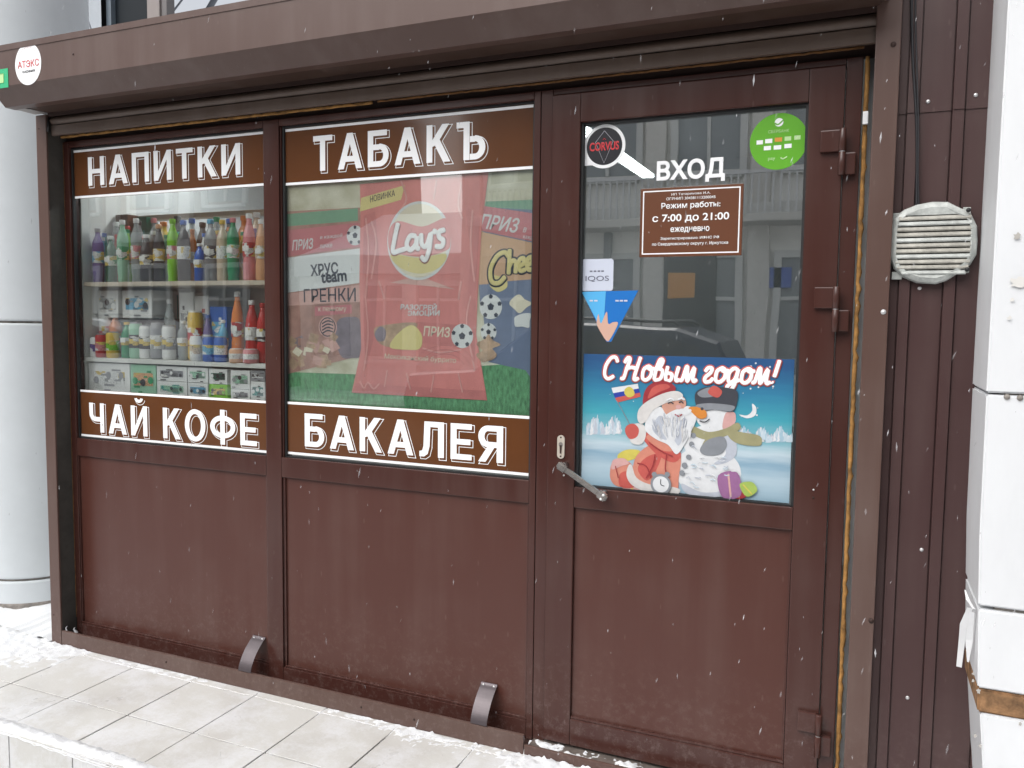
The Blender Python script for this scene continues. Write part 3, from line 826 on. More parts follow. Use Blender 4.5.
# ================================================================== WINDOW SIGNS
# heavy sans capitals cut from bars and arcs: ('p', outline) or ('a', cx, cz, rx, rz, from, to), width
T_, H_ = .19, .155
def V_(x, z0=0, z1=1): return ('p', [(x, z0), (x + T_, z0), (x + T_, z1), (x, z1)])
def Hb(x0, x1, z): return ('p', [(x0, z), (x1, z), (x1, z + H_), (x0, z + H_)])
I_PARTS = [V_(0), V_(.56), ('p', [(T_ - .001, 0), (T_ + .1, 0), (.56, 1), (.46, 1)])]
I_PARTS = [V_(0), V_(.56), ('p', [(T_, .02), (.56, .68), (.56, .98), (T_, .32)])]
def bowl(cx, cz, rx, rz): return [('a', cx, cz, rx, rz, -90, 90)]
GL = {
 'Н': (.76, [V_(0), V_(.56), Hb(T_, .56, .42)]),
 'А': (.86, [('p', [(0, 0), (.21, 0), (.53, 1), (.33, 1)]), ('p', [(.65, 0), (.86, 0), (.53, 1), (.33, 1)]), ('p', [(.2, .2), (.66, .2), (.62, .36), (.24, .36)])]),
 'П': (.76, [V_(0), V_(.56), Hb(T_, .56, 1 - H_)]),
 'И': (.76, I_PARTS),
 'Й': (.76, I_PARTS + [('a', .38, 1.27, .2, .17, 190, 350)]),
 'Т': (.7, [V_(.25, 0, 1 - H_), Hb(0, .7, 1 - H_)]),
 'К': (.76, [V_(0), ('p', [(T_, .42), (T_, .6), (.5, 1), (.73, 1), (.32, .46)]), ('p', [(.24, .5), (.4, .64), (.77, 0), (.54, 0)])]),
 'Б': (.72, [V_(0), Hb(T_, .66, 1 - H_), Hb(T_, .4, .46), Hb(T_, .4, 0)] + bowl(.4, .315, .32, .315)),
 'Ъ': (.9, [Hb(0, .22, 1 - H_), V_(.22), Hb(.42, .58, .46), Hb(.42, .58, 0)] + bowl(.58, .315, .32, .315)),
 'Ч': (.72, [V_(.52), V_(0, .64), ('a', .3, .64, .3, .27, 180, 270), Hb(.3, .52, .37)]),
 'О': (.88, [('a', .44, .5, .44, .52, 0, 360)]),
 'Ф': (1.04, [('a', .52, .52, .52, .36, 0, 360), V_(.42, -.04, 1.06)]),
 'Е': (.66, [V_(0), Hb(T_, .66, 1 - H_), Hb(T_, .62, .42), Hb(T_, .66, 0)]),
 'Л': (.8, [V_(.6), Hb(.36, .6, 1 - H_), ('p', [(.16, 1), (.36, 1), (.33, .3), (.13, .3)]), ('p', [(.13, .3), (.33, .3), (.27, .08), (.15, 0), (0, 0), (0, .15), (.09, .17)])]),
 'Я': (.76, [V_(.56), Hb(.3, .56, 1 - H_), Hb(.3, .56, .4), ('a', .3, .7, .3, .3, 90, 270), ('p', [(0, 0), (.23, 0), (.5, .42), (.28, .42)])]),
 ' ': (.3, [])}
def grow_poly(P, g):
    if not g: return P
    n = len(P); a = sum(P[i][0] * P[(i + 1) % n][1] - P[(i + 1) % n][0] * P[i][1] for i in range(n)); sg = 1 if a > 0 else -1
    out = []
    for i in range(n):
        p0, p1, p2 = Vector(P[i - 1]), Vector(P[i]), Vector(P[(i + 1) % n])
        d1, d2 = (p1 - p0).normalized(), (p2 - p1).normalized()
        n1, n2 = Vector((d1.y, -d1.x)) * sg, Vector((d2.y, -d2.x)) * sg
        k = 1 + n1.dot(n2); m_ = (n1 + n2) / max(k, .35)
        out.append(tuple(p1 + m_ * g))
    return out
def block_letters(mb, s, x0, x1, z0, z1, y, mt, g):
    tot = sum(GL[c][0] for c in s) + .2 * (len(s) - 1); sx = (x1 - x0) / tot; sz = z1 - z0; ox = 0; k = 0
    for c in s:
        w, parts = GL[c]
        for q in parts:
            k += 1; yy = y - .000012 * (k % 7)
            if q[0] == 'p':
                mb.flat(grow_poly([(x0 + (ox + a) * sx, z0 + b * sz) for a, b in q[1]], g), yy, mt)
            else:
                _, cx, cz, rx, rz, a0, a1 = q; n = max(8, int(abs(a1 - a0) / 9)); thin = c == 'Й'
                ti, hi = (T_, H_) if not thin else (.12, .1)
                vs, fs = [], []
                for i in range(n + 1):
                    t = R(a0 + (a1 - a0) * i / n); ct, st = math.cos(t), math.sin(t)
                    vs.append((x0 + (ox + cx) * sx + (rx * sx + g) * ct, yy, z0 + cz * sz + (rz * sz + g) * st))
                    vs.append((x0 + (ox + cx) * sx + ((rx - ti) * sx - g) * ct, yy, z0 + cz * sz + ((rz - hi) * sz - g) * st))
                for i in range(n): fs.append([2 * i, 2 * i + 2, 2 * i + 3, 2 * i + 1])
                mb.add(vs, fs, mt)
        ox += w + .2
def band(x0, x1, z0, z1, txt, tx0, tx1, tz0, tz1, label):
    t = thing('window_sign', label, 'sign', ((x0 + x1) / 2, GY, z0), 'brown lettering bands on the windows')
    MB().box(x0 + .0005, x1 - .0002, GY - .0012, GY - .0002, z0, z1 + (.005 if z1 > 2 else 0), VINYL).build('vinyl_band', t)
    ln = MB(); w = 0.0105
    ln.box(x0 + .002, x1 - .002, GY - .0022, GY - .0013, z1 - w, z1 - .001, WHITE); ln.box(x0 + .002, x1 - .002, GY - .0022, GY - .0013, z0 + .001, z0 + w, WHITE)
    ln.build('white_stripe', t)
    sh = MB(); dx_, dz_ = 0.0068, -0.006
    block_letters(sh, txt, tx0 + dx_, tx1 + dx_, tz0 + dz_, tz1 + dz_, GY - .0016, WHITE, .0036)
    block_letters(sh, txt, tx0 + dx_, tx1 + dx_, tz0 + dz_, tz1 + dz_, GY - .0021, VINYL_TXT, .0012)
    sh.build('letter_outline', t)
    lt = MB(); block_letters(lt, txt, tx0, tx1, tz0, tz1, GY - .0026, WHITE, 0.0); lt.build('lettering', t)
band(-3.134, -2.1115, 1.935, 2.1395, 'НАПИТКИ', -3.047, -2.228, 1.985, 2.104, 'brown band reading НАПИТКИ above the bottle shelves window')
band(-2.034, -1.0135, 1.93, 2.1385, 'ТАБАКЪ', -1.889, -1.19, 1.975, 2.102, 'brown band reading ТАБАКЪ above the snack poster window')
band(-3.134, -2.1115, 0.911, 1.117, 'ЧАЙ КОФЕ', -3.078, -2.165, 0.935, 1.062, 'brown band reading ЧАЙ КОФЕ under the bottle shelves window')
band(-2.034, -1.0165, 0.915, 1.1195, 'БАКАЛЕЯ', -1.936, -1.112, 0.952, 1.078, 'brown band reading БАКАЛЕЯ under the snack poster window')

# ================================================================== STICKERS AND SIGNS ON THE DOOR GLASS
YD = GY - .0004
def sticker_mat(n, c, r=0.25): return mat(n, c, r)
S_BLK = sticker_mat('sticker_black', (0.025, 0.025, 0.03)); S_GRN = sticker_mat('sticker_green', (0.13, 0.42, 0.03)); S_RED = sticker_mat('sticker_red', (0.6, 0.05, 0.06))
S_LIL = sticker_mat('sticker_lilac', (0.56, 0.6, 0.7)); S_GRY = sticker_mat('sticker_grey_print', (0.16, 0.17, 0.22)); S_BLU = sticker_mat('sticker_blue', (0.02, 0.16, 0.5)); S_LGN = sticker_mat('sticker_light_green', (0.5, 0.75, 0.35))
t = thing('round_sticker', 'round black sticker with red lettering and a white rim at the door glass corner', 'sticker', (-0.777, GY, 1.92))
MB().disc(-0.777, 1.986, .068, YD - .0008, WHITE, None, 48, .0007).build('white_rim', t)
x = MB(); x.flat([(-0.838, 2.02), (-0.846, 1.985), (-0.846, 1.93), (-0.78, 1.93)], YD - .0004, WHITE, .0003); x.build('white_backing', t)
MB().disc(-0.777, 1.986, .058, YD - .0014, S_BLK, None, 48, .0005).build('black_disc', t)
x = MB(); x.text('CORVUS', -0.777, 1.986, YD - .0022, S_RED, .096, .027, 0.03, center=True)
x.text('V', -0.777, 2.0085, YD - .0021, S_RED, .012, .006, 0.0, center=True, rot=math.pi)
GREYL = sticker_mat('sticker_pale_line', (0.5, 0.5, 0.55))
for P in ([(-0.777, 2.034), (-0.806, 2.0), (-0.777, 1.934), (-0.748, 2.0), (-0.777, 2.034)],):
    x.tube([(a, YD - .0017, b_) for a, b_ in P], .0009, GREYL, 5, (1, .3))
x.build('lettering', t)
t = thing('round_sticker', 'round bright green bank sticker with small white logos at the door glass top', 'sticker', (-0.253, GY, 1.88))
MB().disc(-0.253, 1.962, .0805, YD - .0008, S_GRN, None, 56, .0007).build('green_disc', t)
x = MB()
x.disc(-0.253, 2.016, .012, YD - .0014, WHITE); x.stroke([(-0.264, 2.014), (-0.255, 2.01), (-0.243, 2.02)], .004, YD - .0018, S_GRN)
x.text('СБЕРБАНК', -0.253, 1.991, YD - .0014, S_LGN, .058, .009, .01, center=True)
rnd = random.Random(5)
for (a, b_, w_, mt_) in ((-.305, 1.963, .018, WHITE), (-.28, 1.965, .02, WHITE), (-.253, 1.967, .02, mat('orange_logo', (0.7, .3, .05), .3)), (-.227, 1.968, .018, S_LGN), (-.201, 1.969, .017, S_LGN), (-.283, 1.945, .02, WHITE), (-.255, 1.945, .021, WHITE), (-.226, 1.947, .02, WHITE)):
    x.flat([(a - w_ / 2, b_ - .006), (a + w_ / 2, b_ - .006), (a + w_ / 2, b_ + .006), (a - w_ / 2, b_ + .006)], YD - .0014, mt_)
x.text('pay', -0.27, 1.912, YD - .0014, S_LGN, .02, .01, .01, center=True); x.stroke([(-.245, 1.915), (-.238, 1.911), (-.228, 1.917)], .004, YD - .0016, S_LGN)
x.build('logo_print', t)
t = thing('vinyl_lettering', 'white cut letters reading ВХОД on the upper door glass', 'lettering', (-0.505, GY, 1.86))
MB().text('ВХОД', -0.608, 1.858, YD - .0009, WHITE, .206, .071, .034).build('lettering', t)
t = thing('hours_sign', 'brown opening hours plate with white border on the door glass', 'sign', (-0.5, GY, 1.64))
S_BR = sticker_mat('plate_brown', (0.13, 0.047, 0.022), .3)
MB().box(-0.656, -0.3465, YD - .0035, YD - .0003, 1.637, 1.847, S_BR, .001).build('plate', t)
x = MB(); yb = YD - .0042; xa, xb, za, zb, w_ = -0.648, -0.3545, 1.645, 1.839, .0036
for q_ in ((xa, xb, zb - w_, zb), (xa, xb, za, za + w_), (xa, xa + w_, za + w_, zb - w_), (xb - w_, xb, za + w_, zb - w_)): x.box(q_[0], q_[1], yb, yb + .0005, q_[2], q_[3], WHITE)
x.build('border', t)
# slab-serif letters for the plate
def serif_text(mb, s, xc, zc, y, mt, h, w):
    """bold serif lettering: the outline font with small foot and head serifs on every stem"""
    mb.text(s, xc, zc, y, mt, w, h, .035, center=True)
x = MB(); yl = YD - .0045
for s_, zc, w_, h_, bo in (('ИП Татаринова И.А.', 1.8245, .118, .0085, .02), ('ОГРНИП 304381113200045', 1.8125, .148, .0085, .02), ('Режим работы:', 1.7895, .178, .0225, .04), ('с 7:00 до 21:00', 1.7525, .232, .0265, .045), ('ежедневно', 1.717, .118, .0185, .04), ('Зарегистрировано: ИФНС РФ', 1.692, .178, .0105, .03), ('по Свердловскому округу г. Иркутска', 1.675, .23, .0115, .03)):
    x.text(s_, -0.501, zc, yl, WHITE, w_, h_, bo * .42, center=True)
x.build('lettering', t)
t = thing('square_sticker', 'pale lilac rounded square sticker with grey letters at the door glass edge', 'sticker', (-0.795, GY, 1.53))
x = MB(); pts = []
for cx_, cz_, q0 in ((-.748, 1.626, 0), (-.837, 1.626, 90), (-.837, 1.543, 180), (-.748, 1.543, 270)):
    for i in range(7): q_ = R(q0 + 15 * i); pts.append((cx_ + .009 * math.cos(q_), cz_ + .009 * math.sin(q_)))
x.flat(pts, YD - .0008, S_LIL, .0007); x.build('sheet', t)
x = MB(); x.text('IQOS', -0.792, 1.572, YD - .0014, S_GRY, .078, .019, .0, center=True); [x.flat([(a, 1.594), (a + .009, 1.594), (a + .009, 1.5985), (a, 1.5985)], YD - .0014, S_GRY) for a in (-.817, -.804, -.791, -.779)]; x.build('lettering', t)
t = thing('triangle_sticker', 'blue downward triangle sticker with a hand photo under the lilac square', 'sticker', (-0.75, .03, 1.36))
YT = 0.0206
x = MB(); x.flat([(-0.843, 1.531), (-0.657, 1.535), (-0.742, 1.372), (-0.757, 1.372)], YT, S_BLU, .0008); x.build('sheet', t)
x = MB(); LB = sticker_mat('sticker_sky', (0.1, 0.42, 0.75)); SK = sticker_mat('hand_skin', (0.6, 0.38, 0.3))
x.flat([(-0.843, 1.5305), (-0.762, 1.533), (-0.768, 1.40)], YT - .0006, LB)
x.blob([(-.79, 1.43), (-.785, 1.46), (-.776, 1.43), (-.758, 1.468), (-.752, 1.43), (-.735, 1.435), (-.72, 1.43), (-.745, 1.38), (-.757, 1.376), (-.775, 1.4)], YT - .0009, SK)
[x.flat([(a, 1.5), (a + .011, 1.5), (a + .011, 1.505), (a, 1.505)], YT - .0012, S_LIL) for a in (-.815, -.8, -.73, -.716, -.702)]
x.build('printed_hand', t)
# stickers on the shutter box
t = thing('oval_sticker', 'white round sticker with red letters on the shutter box front', 'sticker', (-3.005, -.27, 2.32))
MB().disc(-3.005, 2.401, .073, -.2700, WHITE, .079, 48, .0012).build('white_disc', t)
x = MB(); x.text('АТЭКС', -3.003, 2.402, -.2706, S_RED, .118, .026, 0.0, center=True); x.text('охрана', -3.003, 2.372, -.2706, S_BLK, .07, .011, .01, center=True)
for i in range(15):
    q_ = R(30 + 120 * i / 14); x.disc(-3.005 + .06 * math.cos(q_), 2.401 + .063 * math.sin(q_), .0022, -.2706, mat('pale_pink', (.7, .5, .5), .5))
x.build('lettering', t)
t = thing('square_sticker', 'small green sticker at the far left end of the shutter box', 'sticker', (-3.16, -.27, 2.32))
MB().box(-3.2, -3.121, -.2702, -.2688, 2.325, 2.398, sticker_mat('sticker_teal_green', (0.03, .45, .2))).build('sheet', t)
x = MB(); x.box(-3.19, -3.145, -.2708, -.2703, 2.345, 2.38, S_LGN, .002); x.build('pale_patch', t)

# ================================================================== NEW YEAR POSTER BEHIND THE DOOR GLASS
ny = thing('poster', 'winter greeting poster of a bearded man and a snowman on the lower door glass', 'poster', (-.51, .02, .9))
YP = 0.0202
def ny_sheet_mat():
    mt, nt, p = nodes('poster_night_print'); L = nt.links
    tc = nt.nodes.new('ShaderNodeTexCoord'); sx = nt.nodes.new('ShaderNodeSeparateXYZ'); L.new(tc.outputs['Generated'], sx.inputs[0])
    n = nt.nodes.new('ShaderNodeTexNoise'); n.inputs['Scale'].default_value = 5; n.inputs['Detail'].default_value = 5
    mp = nt.nodes.new('ShaderNodeMapping'); mp.inputs['Scale'].default_value = (1, 1, 6); L.new(tc.outputs['Generated'], mp.inputs[0]); L.new(mp.outputs[0], n.inputs['Vector'])
    ad = nt.nodes.new('ShaderNodeMath'); ad.operation = 'MULTIPLY_ADD'; ad.inputs[1].default_value = .1; L.new(n.outputs['Fac'], ad.inputs[0]); L.new(sx.outputs['Z'], ad.inputs[2])
    r = nt.nodes.new('ShaderNodeValToRGB'); e = r.color_ramp.elements
    e[0].position = 0.05; e[0].color = (0.259, 0.389, 0.475, 1); e[1].position = 1.04 if False else 1.0; e[1].color = (0.022, 0.079, 0.202, 1)
    for pos, c in ((.2, (0.374, 0.490, 0.562)), (.3, (0.216, 0.346, 0.446)), (.38, (0.446, 0.547, 0.605)), (.47, (0.180, 0.389, 0.454)), (.62, (0.050, 0.310, 0.389)), (.8, (0.029, 0.180, 0.310))):
        q_ = e.new(pos); q_.color = (*c, 1)
    L.new(ad.outputs[0], r.inputs[0]); L.new(r.outputs[0], p.inputs['Base Color']); p.inputs['Roughness'].default_value = .35
    return mt
x = MB(); x.box(-.832, -.186, YP, YP + .0015, .906, 1.332, ny_sheet_mat()); x.build('sheet', ny)
def nq(cx_, cy_, y=YP):
    p = at(550 + cx_ / 3.4133, 290 + cy_ / 3.4133, y); return (p.x, p.z)
def ink(n, c): return mat('ink_' + n, c, .4, var=.12, scale=30)
I_RED = ink('red', (0.471, 0.091, 0.076)); I_DRED = ink('dark_red', (0.289, 0.030, 0.038)); I_CORAL = ink('coral', (0.547, 0.213, 0.152)); I_WHT = mat('ink_white', (0.623, 0.638, 0.654), .4, var=.08, scale=40); I_SKIN = ink('skin', (0.517, 0.274, 0.205)); I_PINK = ink('pink', (0.547, 0.319, 0.304))
I_GREY = ink('hat_grey', (0.046, 0.049, 0.061)); I_MGREY = ink('mid_grey', (0.213, 0.228, 0.251)); I_OLIVE = ink('olive', (0.289, 0.274, 0.152)); I_ORNG = ink('orange', (0.570, 0.213, 0.038)); I_YEL = ink('yellow', (0.532, 0.456, 0.091)); I_PURP = ink('purple', (0.274, 0.122, 0.258)); I_GRN = ink('green', (0.304, 0.418, 0.091)); I_BLUE = ink('flag_blue', (0.023, 0.046, 0.304)); I_SNW = ink('snow_blue', (0.456, 0.547, 0.608)); I_PBL = ink('pale_blue', (0.319, 0.456, 0.547)); I_SHD = ink('snow_shade', (0.426, 0.456, 0.517)); I_FUR = ink('fur_cream', (0.562, 0.547, 0.532))
x = MB(); rnd = random.Random(11)
for (a, b_) in ((122, 240), (625, 830)):    # frosted wood
    k = a
    while k < b_:
        hgt = (26 + 34 * abs(math.sin(k * .05)) + rnd.uniform(-10, 14)) * (1.0 if a < 300 else .8); base_ = (500 if a < 300 else 525) - rnd.uniform(0, 8); wd = rnd.uniform(5, 12)
        pts = []
        for i in range(6): pts.append((k - wd * (i + 1) / 6 * (1.1 if i % 2 else .6), base_ - hgt + hgt * (i + .4) / 6))
        for i in range(5, -1, -1): pts.append((k + wd * (i + 1) / 6 * (1.1 if i % 2 == 0 else .6), base_ - hgt + hgt * (i + .3) / 6))
        k0 = max(126, min(822, k))
        x.flat([nq(max(124, min(828, px_)), py_) for px_, py_ in pts], YP - .0004 - .00001 * (int(k) % 13), rnd.choice([I_SNW, I_SNW, I_WHT, I_SHD, I_PBL]))
        k += rnd.uniform(1.6, 3.6)
x.build('frosted_trees', ny)
x = MB()
for i in range(46):
    c_ = (rnd.uniform(135, 820), rnd.uniform(245, 450)); a = nq(*c_); x.disc(a[0], a[1], rnd.choice([.001, .0015, .0028]), YP - .0006, I_WHT, None, 10)
x.blob([nq(*c_) for c_ in ((690, 388), (704, 402), (700, 428), (672, 438), (645, 425), (672, 428), (690, 412))], YP - .0006, I_WHT)
x.build('stars_and_moon', ny)
def fig(parts, name):
    mb = MB()
    for i, (pts, mt_) in enumerate(parts):
        y = YP - .0008 - .00022 * i
        if isinstance(pts, tuple) and pts[0] == 'c':
            a = nq(pts[1], pts[2]); mb.disc(a[0], a[1], pts[3] * .00091, y, mt_, (pts[4] if len(pts) > 4 else pts[3]) * .00091, 28)
        elif isinstance(pts, tuple) and pts[0] == 's':
            mb.stroke([nq(*c_) for c_ in pts[2]], pts[1] * .00091, y, mt_, flat=.00018)
        else: mb.blob([nq(*c_) for c_ in pts], y, mt_)
    return mb.build(name, ny)
fig([
 ([(232, 562), (262, 545), (306, 548), (298, 572), (262, 584), (236, 582)], I_YEL),
 ([(205, 622), (214, 588), (250, 578), (282, 600), (288, 650), (262, 672), (226, 668), (208, 648)], I_CORAL),
 ([(250, 640), (300, 632), (306, 690), (256, 694)], I_PINK), (('s', 6, [(276, 636), (282, 690)]), I_YEL),
 ([(238, 630), (262, 618), (285, 630), (288, 672), (240, 670)], I_RED),
 ([(212, 612), (216, 580), (252, 574), (270, 592), (246, 600)], I_PINK),
 ([(284, 600), (300, 560), (345, 528), (400, 530), (446, 560), (440, 640), (432, 684), (372, 688), (310, 664), (286, 634)], I_CORAL),
 ([(300, 610), (330, 570), (380, 560), (360, 620), (330, 650)], I_RED),
 ([(268, 600), (280, 598), (296, 640), (345, 664), (420, 672), (446, 684), (420, 702), (345, 694), (284, 668), (262, 634)], I_FUR),
 ([(318, 500), (345, 482), (395, 512), (440, 545), (446, 570), (420, 588), (372, 566), (335, 530)], I_RED),
 ([(330, 505), (352, 492), (395, 520), (420, 548), (380, 545)], I_CORAL),
 ([(278, 520), (270, 482), (290, 456), (322, 462), (328, 496), (312, 526)], I_FUR),
 ([(258, 486), (262, 464), (286, 456), (304, 474), (298, 500), (274, 508)], I_RED),
 ([(318, 392), (324, 346), (350, 318), (396, 311), (428, 330), (420, 352), (370, 372), (335, 405)], I_DRED),
 ([(335, 370), (352, 332), (392, 320), (410, 332), (370, 350)], I_RED),
 ([(384, 410), (388, 376), (420, 362), (458, 366), (464, 396), (440, 428), (404, 432)], I_SKIN),
 ([(326, 476), (336, 430), (376, 398), (398, 424), (432, 430), (466, 396), (492, 408), (500, 440), (482, 484), (458, 530), (432, 560), (404, 528), (362, 508)], I_WHT),
 ([(350, 470), (372, 430), (392, 440), (384, 480), (400, 510), (372, 500)], I_SHD),
 ([(420, 490), (440, 450), (468, 440), (462, 480), (440, 530)], I_SHD),
 ([(405, 480), (425, 440), (445, 445), (435, 490), (420, 520)], I_WHT),
 ([(300, 440), (304, 408), (332, 380), (384, 354), (430, 344), (454, 356), (446, 374), (400, 384), (352, 412), (330, 446), (312, 456)], I_FUR),
 ([(396, 428), (424, 410), (452, 404), (484, 408), (470, 426), (440, 424), (418, 438)], I_WHT),
 (('c', 440, 399, 10, 8), I_PINK),
 (('s', 4, [(404, 386), (414, 382), (422, 388)]), I_GREY), (('s', 4, [(442, 384), (450, 380), (456, 386)]), I_GREY),
 (('s', 7, [(400, 376), (414, 370), (424, 376)]), I_WHT), (('s', 7, [(440, 374), (450, 369), (460, 374)]), I_WHT),
 (('s', 4, [(428, 424), (440, 430), (452, 424)]), I_DRED),
 (('c', 380, 662, 36), I_MGREY), (('c', 380, 662, 28), I_WHT), (('s', 3, [(380, 645), (380, 662), (392, 668)]), I_GREY), (('c', 358, 628, 9), I_MGREY), (('c', 402, 628, 9), I_MGREY),
], 'bearded_man')
fig([
 (('c', 536, 618, 112, 84), I_WHT), ([(450, 660), (520, 690), (600, 680), (646, 630), (640, 690), (560, 706), (470, 696)], I_SHD),
 (('c', 546, 528, 88, 66), I_WHT), ([(590, 500), (630, 510), (636, 560), (600, 590), (560, 592), (600, 560)], I_SHD),
 (('c', 566, 436, 66, 44), I_WHT), ([(600, 420), (632, 420), (628, 460), (590, 474)], I_PINK),
 ([(482, 462), (540, 484), (600, 472), (640, 452), (650, 474), (606, 496), (544, 512), (490, 494)], I_OLIVE),
 ([(606, 478), (660, 486), (716, 498), (722, 526), (700, 532), (650, 526), (616, 508)], I_OLIVE),
 ([(540, 500), (565, 490), (575, 520), (545, 540), (520, 530)], I_OLIVE),
 ([(512, 545), (538, 512), (590, 500), (604, 530), (582, 560), (532, 564)], I_MGREY),
 (('c', 490, 496, 9), I_MGREY), (('c', 484, 526, 9), I_MGREY), (('c', 474, 570, 9), I_MGREY), (('c', 460, 598, 10), I_MGREY), (('c', 452, 624, 10), I_MGREY),
 ([(500, 396), (498, 350), (540, 330), (596, 332), (640, 346), (636, 396), (618, 416), (570, 408), (520, 412)], I_GREY),
 ([(505, 350), (545, 332), (570, 345), (560, 362), (520, 366)], I_MGREY),
 ([(500, 392), (540, 386), (600, 390), (632, 398), (616, 414), (560, 408), (512, 410)], I_MGREY),
 ([(540, 346), (560, 326), (588, 344), (576, 366), (552, 360)], I_RED),
 ([(474, 402), (500, 398), (532, 412), (534, 434), (510, 438), (488, 420)], I_ORNG),
 (('c', 520, 405, 5), I_GREY), (('s', 4, [(512, 446), (530, 450), (545, 440)]), I_GREY),
 ([(622, 668), (664, 664), (668, 706), (626, 708)], I_DRED), (('s', 5, [(643, 666), (646, 706)]), I_YEL),
 ([(575, 632), (640, 622), (652, 700), (590, 706)], I_PURP), (('s', 7, [(610, 628), (618, 704)]), I_PINK),
 ([(648, 662), (690, 654), (708, 684), (672, 704)], I_GRN), (('s', 5, [(660, 664), (690, 696)]), I_YEL),
], 'snowman')
x = MB(); rnd = random.Random(4)
for i in range(70):
    a = rnd.uniform(0, 1); sx_ = 345 + 140 * a; top = 440 - 25 * math.sin(a * 3.1) + rnd.uniform(0, 60); ln = rnd.uniform(18, 45)
    lim_ = 560 - abs(sx_ - 432) * .85
    if top + ln > lim_: continue
    dr = (432 - sx_) * .14
    x.stroke([nq(sx_, top), nq(sx_ + dr * .4 + rnd.uniform(-4, 4), top + ln * .5), nq(sx_ + dr, top + ln)], rnd.uniform(.0012, .003), YP - .0068, rnd.choice([I_WHT, I_WHT, I_SHD, I_FUR]), 3, flat=.00012)
for i in range(60):
    q_ = rnd.uniform(0, 6.28); cx_, cy_, rx_, ry_ = rnd.choice([(536, 618, 92, 66), (546, 528, 66, 48), (566, 446, 50, 26)])
    k_ = rnd.uniform(.2, 1); u_, v_ = cx_ + rx_ * k_ * math.cos(q_), cy_ + ry_ * k_ * math.sin(q_)
    if 500 < v_ < 566 and 505 < u_ < 612 or v_ < 505 and u_ > 480: continue
    x.stroke([nq(u_, v_), nq(u_ + rnd.uniform(4, 12), v_ + rnd.uniform(-5, 5)), nq(u_ + rnd.uniform(12, 20), v_ + rnd.uniform(-3, 8))], rnd.uniform(.0015, .004), YP - .0064, rnd.choice([I_SHD, I_WHT, I_SNW]), 3, flat=.00012)
for P in ([(300, 590), (330, 600), (345, 640)], [(360, 560), (352, 600), (330, 640)], [(400, 560), (395, 610), (410, 650)], [(340, 520), (380, 548), (420, 566)], [(225, 600), (235, 640)]):
    x.stroke([nq(*c_) for c_ in P], .003, YP - .0068, I_DRED, 4, flat=.00012)
x.build('hair_and_fold_print', ny)
x = MB()
x.flat([nq(*c_) for c_ in ((210, 334), (300, 320), (303, 336), (216, 352))], YP - .0008, I_WHT)
x.flat([nq(*c_) for c_ in ((216, 352), (303, 336), (307, 350), (222, 368))], YP - .0009, I_BLUE)
x.flat([nq(*c_) for c_ in ((222, 368), (307, 350), (310, 364), (230, 384))], YP - .001, I_RED)
x.blob([nq(*c_) for c_ in ((255, 340), (270, 330), (285, 340), (288, 358), (270, 366), (256, 356))], YP - .0013, I_YEL)
x.stroke([nq(228, 378), nq(252, 420), nq(274, 462)], .0024, YP - .0012, I_MGREY)
x.build('little_flag', ny)
# brush-script greeting
SCR = {
 'С': ([[(.95, 1.3), (.75, 1.62), (.4, 1.55), (.12, .95), (.15, .3), (.45, 0), (.85, .2)]], 1.12),
 'Н': ([[(.0, 1.25), (.15, 1.6), (.35, 1.5), (.22, .8), (.12, .1), (-.08, .05)], [(1.1, 1.65), (.98, .9), (.9, .1), (1.05, 0), (1.2, .12)], [(.2, .78), (.55, .9), (1.0, .82)]], 1.4),
 'о': ([[(.38, 1), (.1, .75), (.12, .15), (.42, 0), (.7, .35), (.62, .88), (.38, 1), (.5, .8), (.85, .85)]], .86),
 'в': ([[(.12, .1), (.15, .9), (.3, 1.5), (.52, 1.45), (.42, 1.0), (.2, .8)], [(.3, .85), (.62, .7), (.58, .15), (.25, 0), (.12, .15)]], .84),
 'ы': ([[(.1, 1), (.08, .3), (.2, 0), (.48, .05), (.5, .45), (.15, .55)], [(.88, 1), (.82, .3), (.9, 0), (1.08, .1)]], 1.15),
 'м': ([[(-.02, .05), (.15, .1), (.28, .95), (.38, .95), (.48, .1), (.58, .1), (.85, .98), (.88, .2), (1.0, 0), (1.15, .12)]], 1.2),
 'г': ([[(.08, .75), (.25, 1), (.5, .95), (.45, .65), (.15, .3), (.2, 0), (.5, .02), (.68, .25)]], .78),
 'д': ([[(.62, .9), (.38, 1), (.1, .7), (.12, .15), (.35, 0), (.58, .3), (.66, .95), (.62, .1), (.48, -.45), (.2, -.5), (.15, -.25), (.5, 0), (.85, .2)]], .9),
 '!': ([[(.28, 1.6), (.22, 1.0), (.16, .5)], [(.1, .08), (.12, .06)]], .4),
 ' ': ([], .35)}
x = MB(); y1 = MB(); ox = 0.0
p0 = nq(182, 301); p1 = nq(756, 318)
tot = sum(SCR[c_][1] for c_ in 'С Новым годом!') - .35
sc_ = (p1[0] - p0[0]) / tot
for i, c_ in enumerate('С Новым годом!'):
    st, adv = SCR[c_]
    for P in st:
        zb = p0[1] - .0015 + (p1[1] - p0[1]) * ox / tot
        Q = [(p0[0] + (ox + a + .16 * (b_ - .5)) * sc_, zb + b_ * sc_ * .98) for a, b_ in P]
        x.stroke(Q, sc_ * .46, YP - .0012, I_RED, 6, .0005)
        y1.stroke(Q, sc_ * .27, YP - .0019, WHITE, 6, .0005)
    ox += adv * (1.1 if c_ == ' ' else 1)
x.build('greeting_outline', ny); y1.build('greeting_lettering', ny)

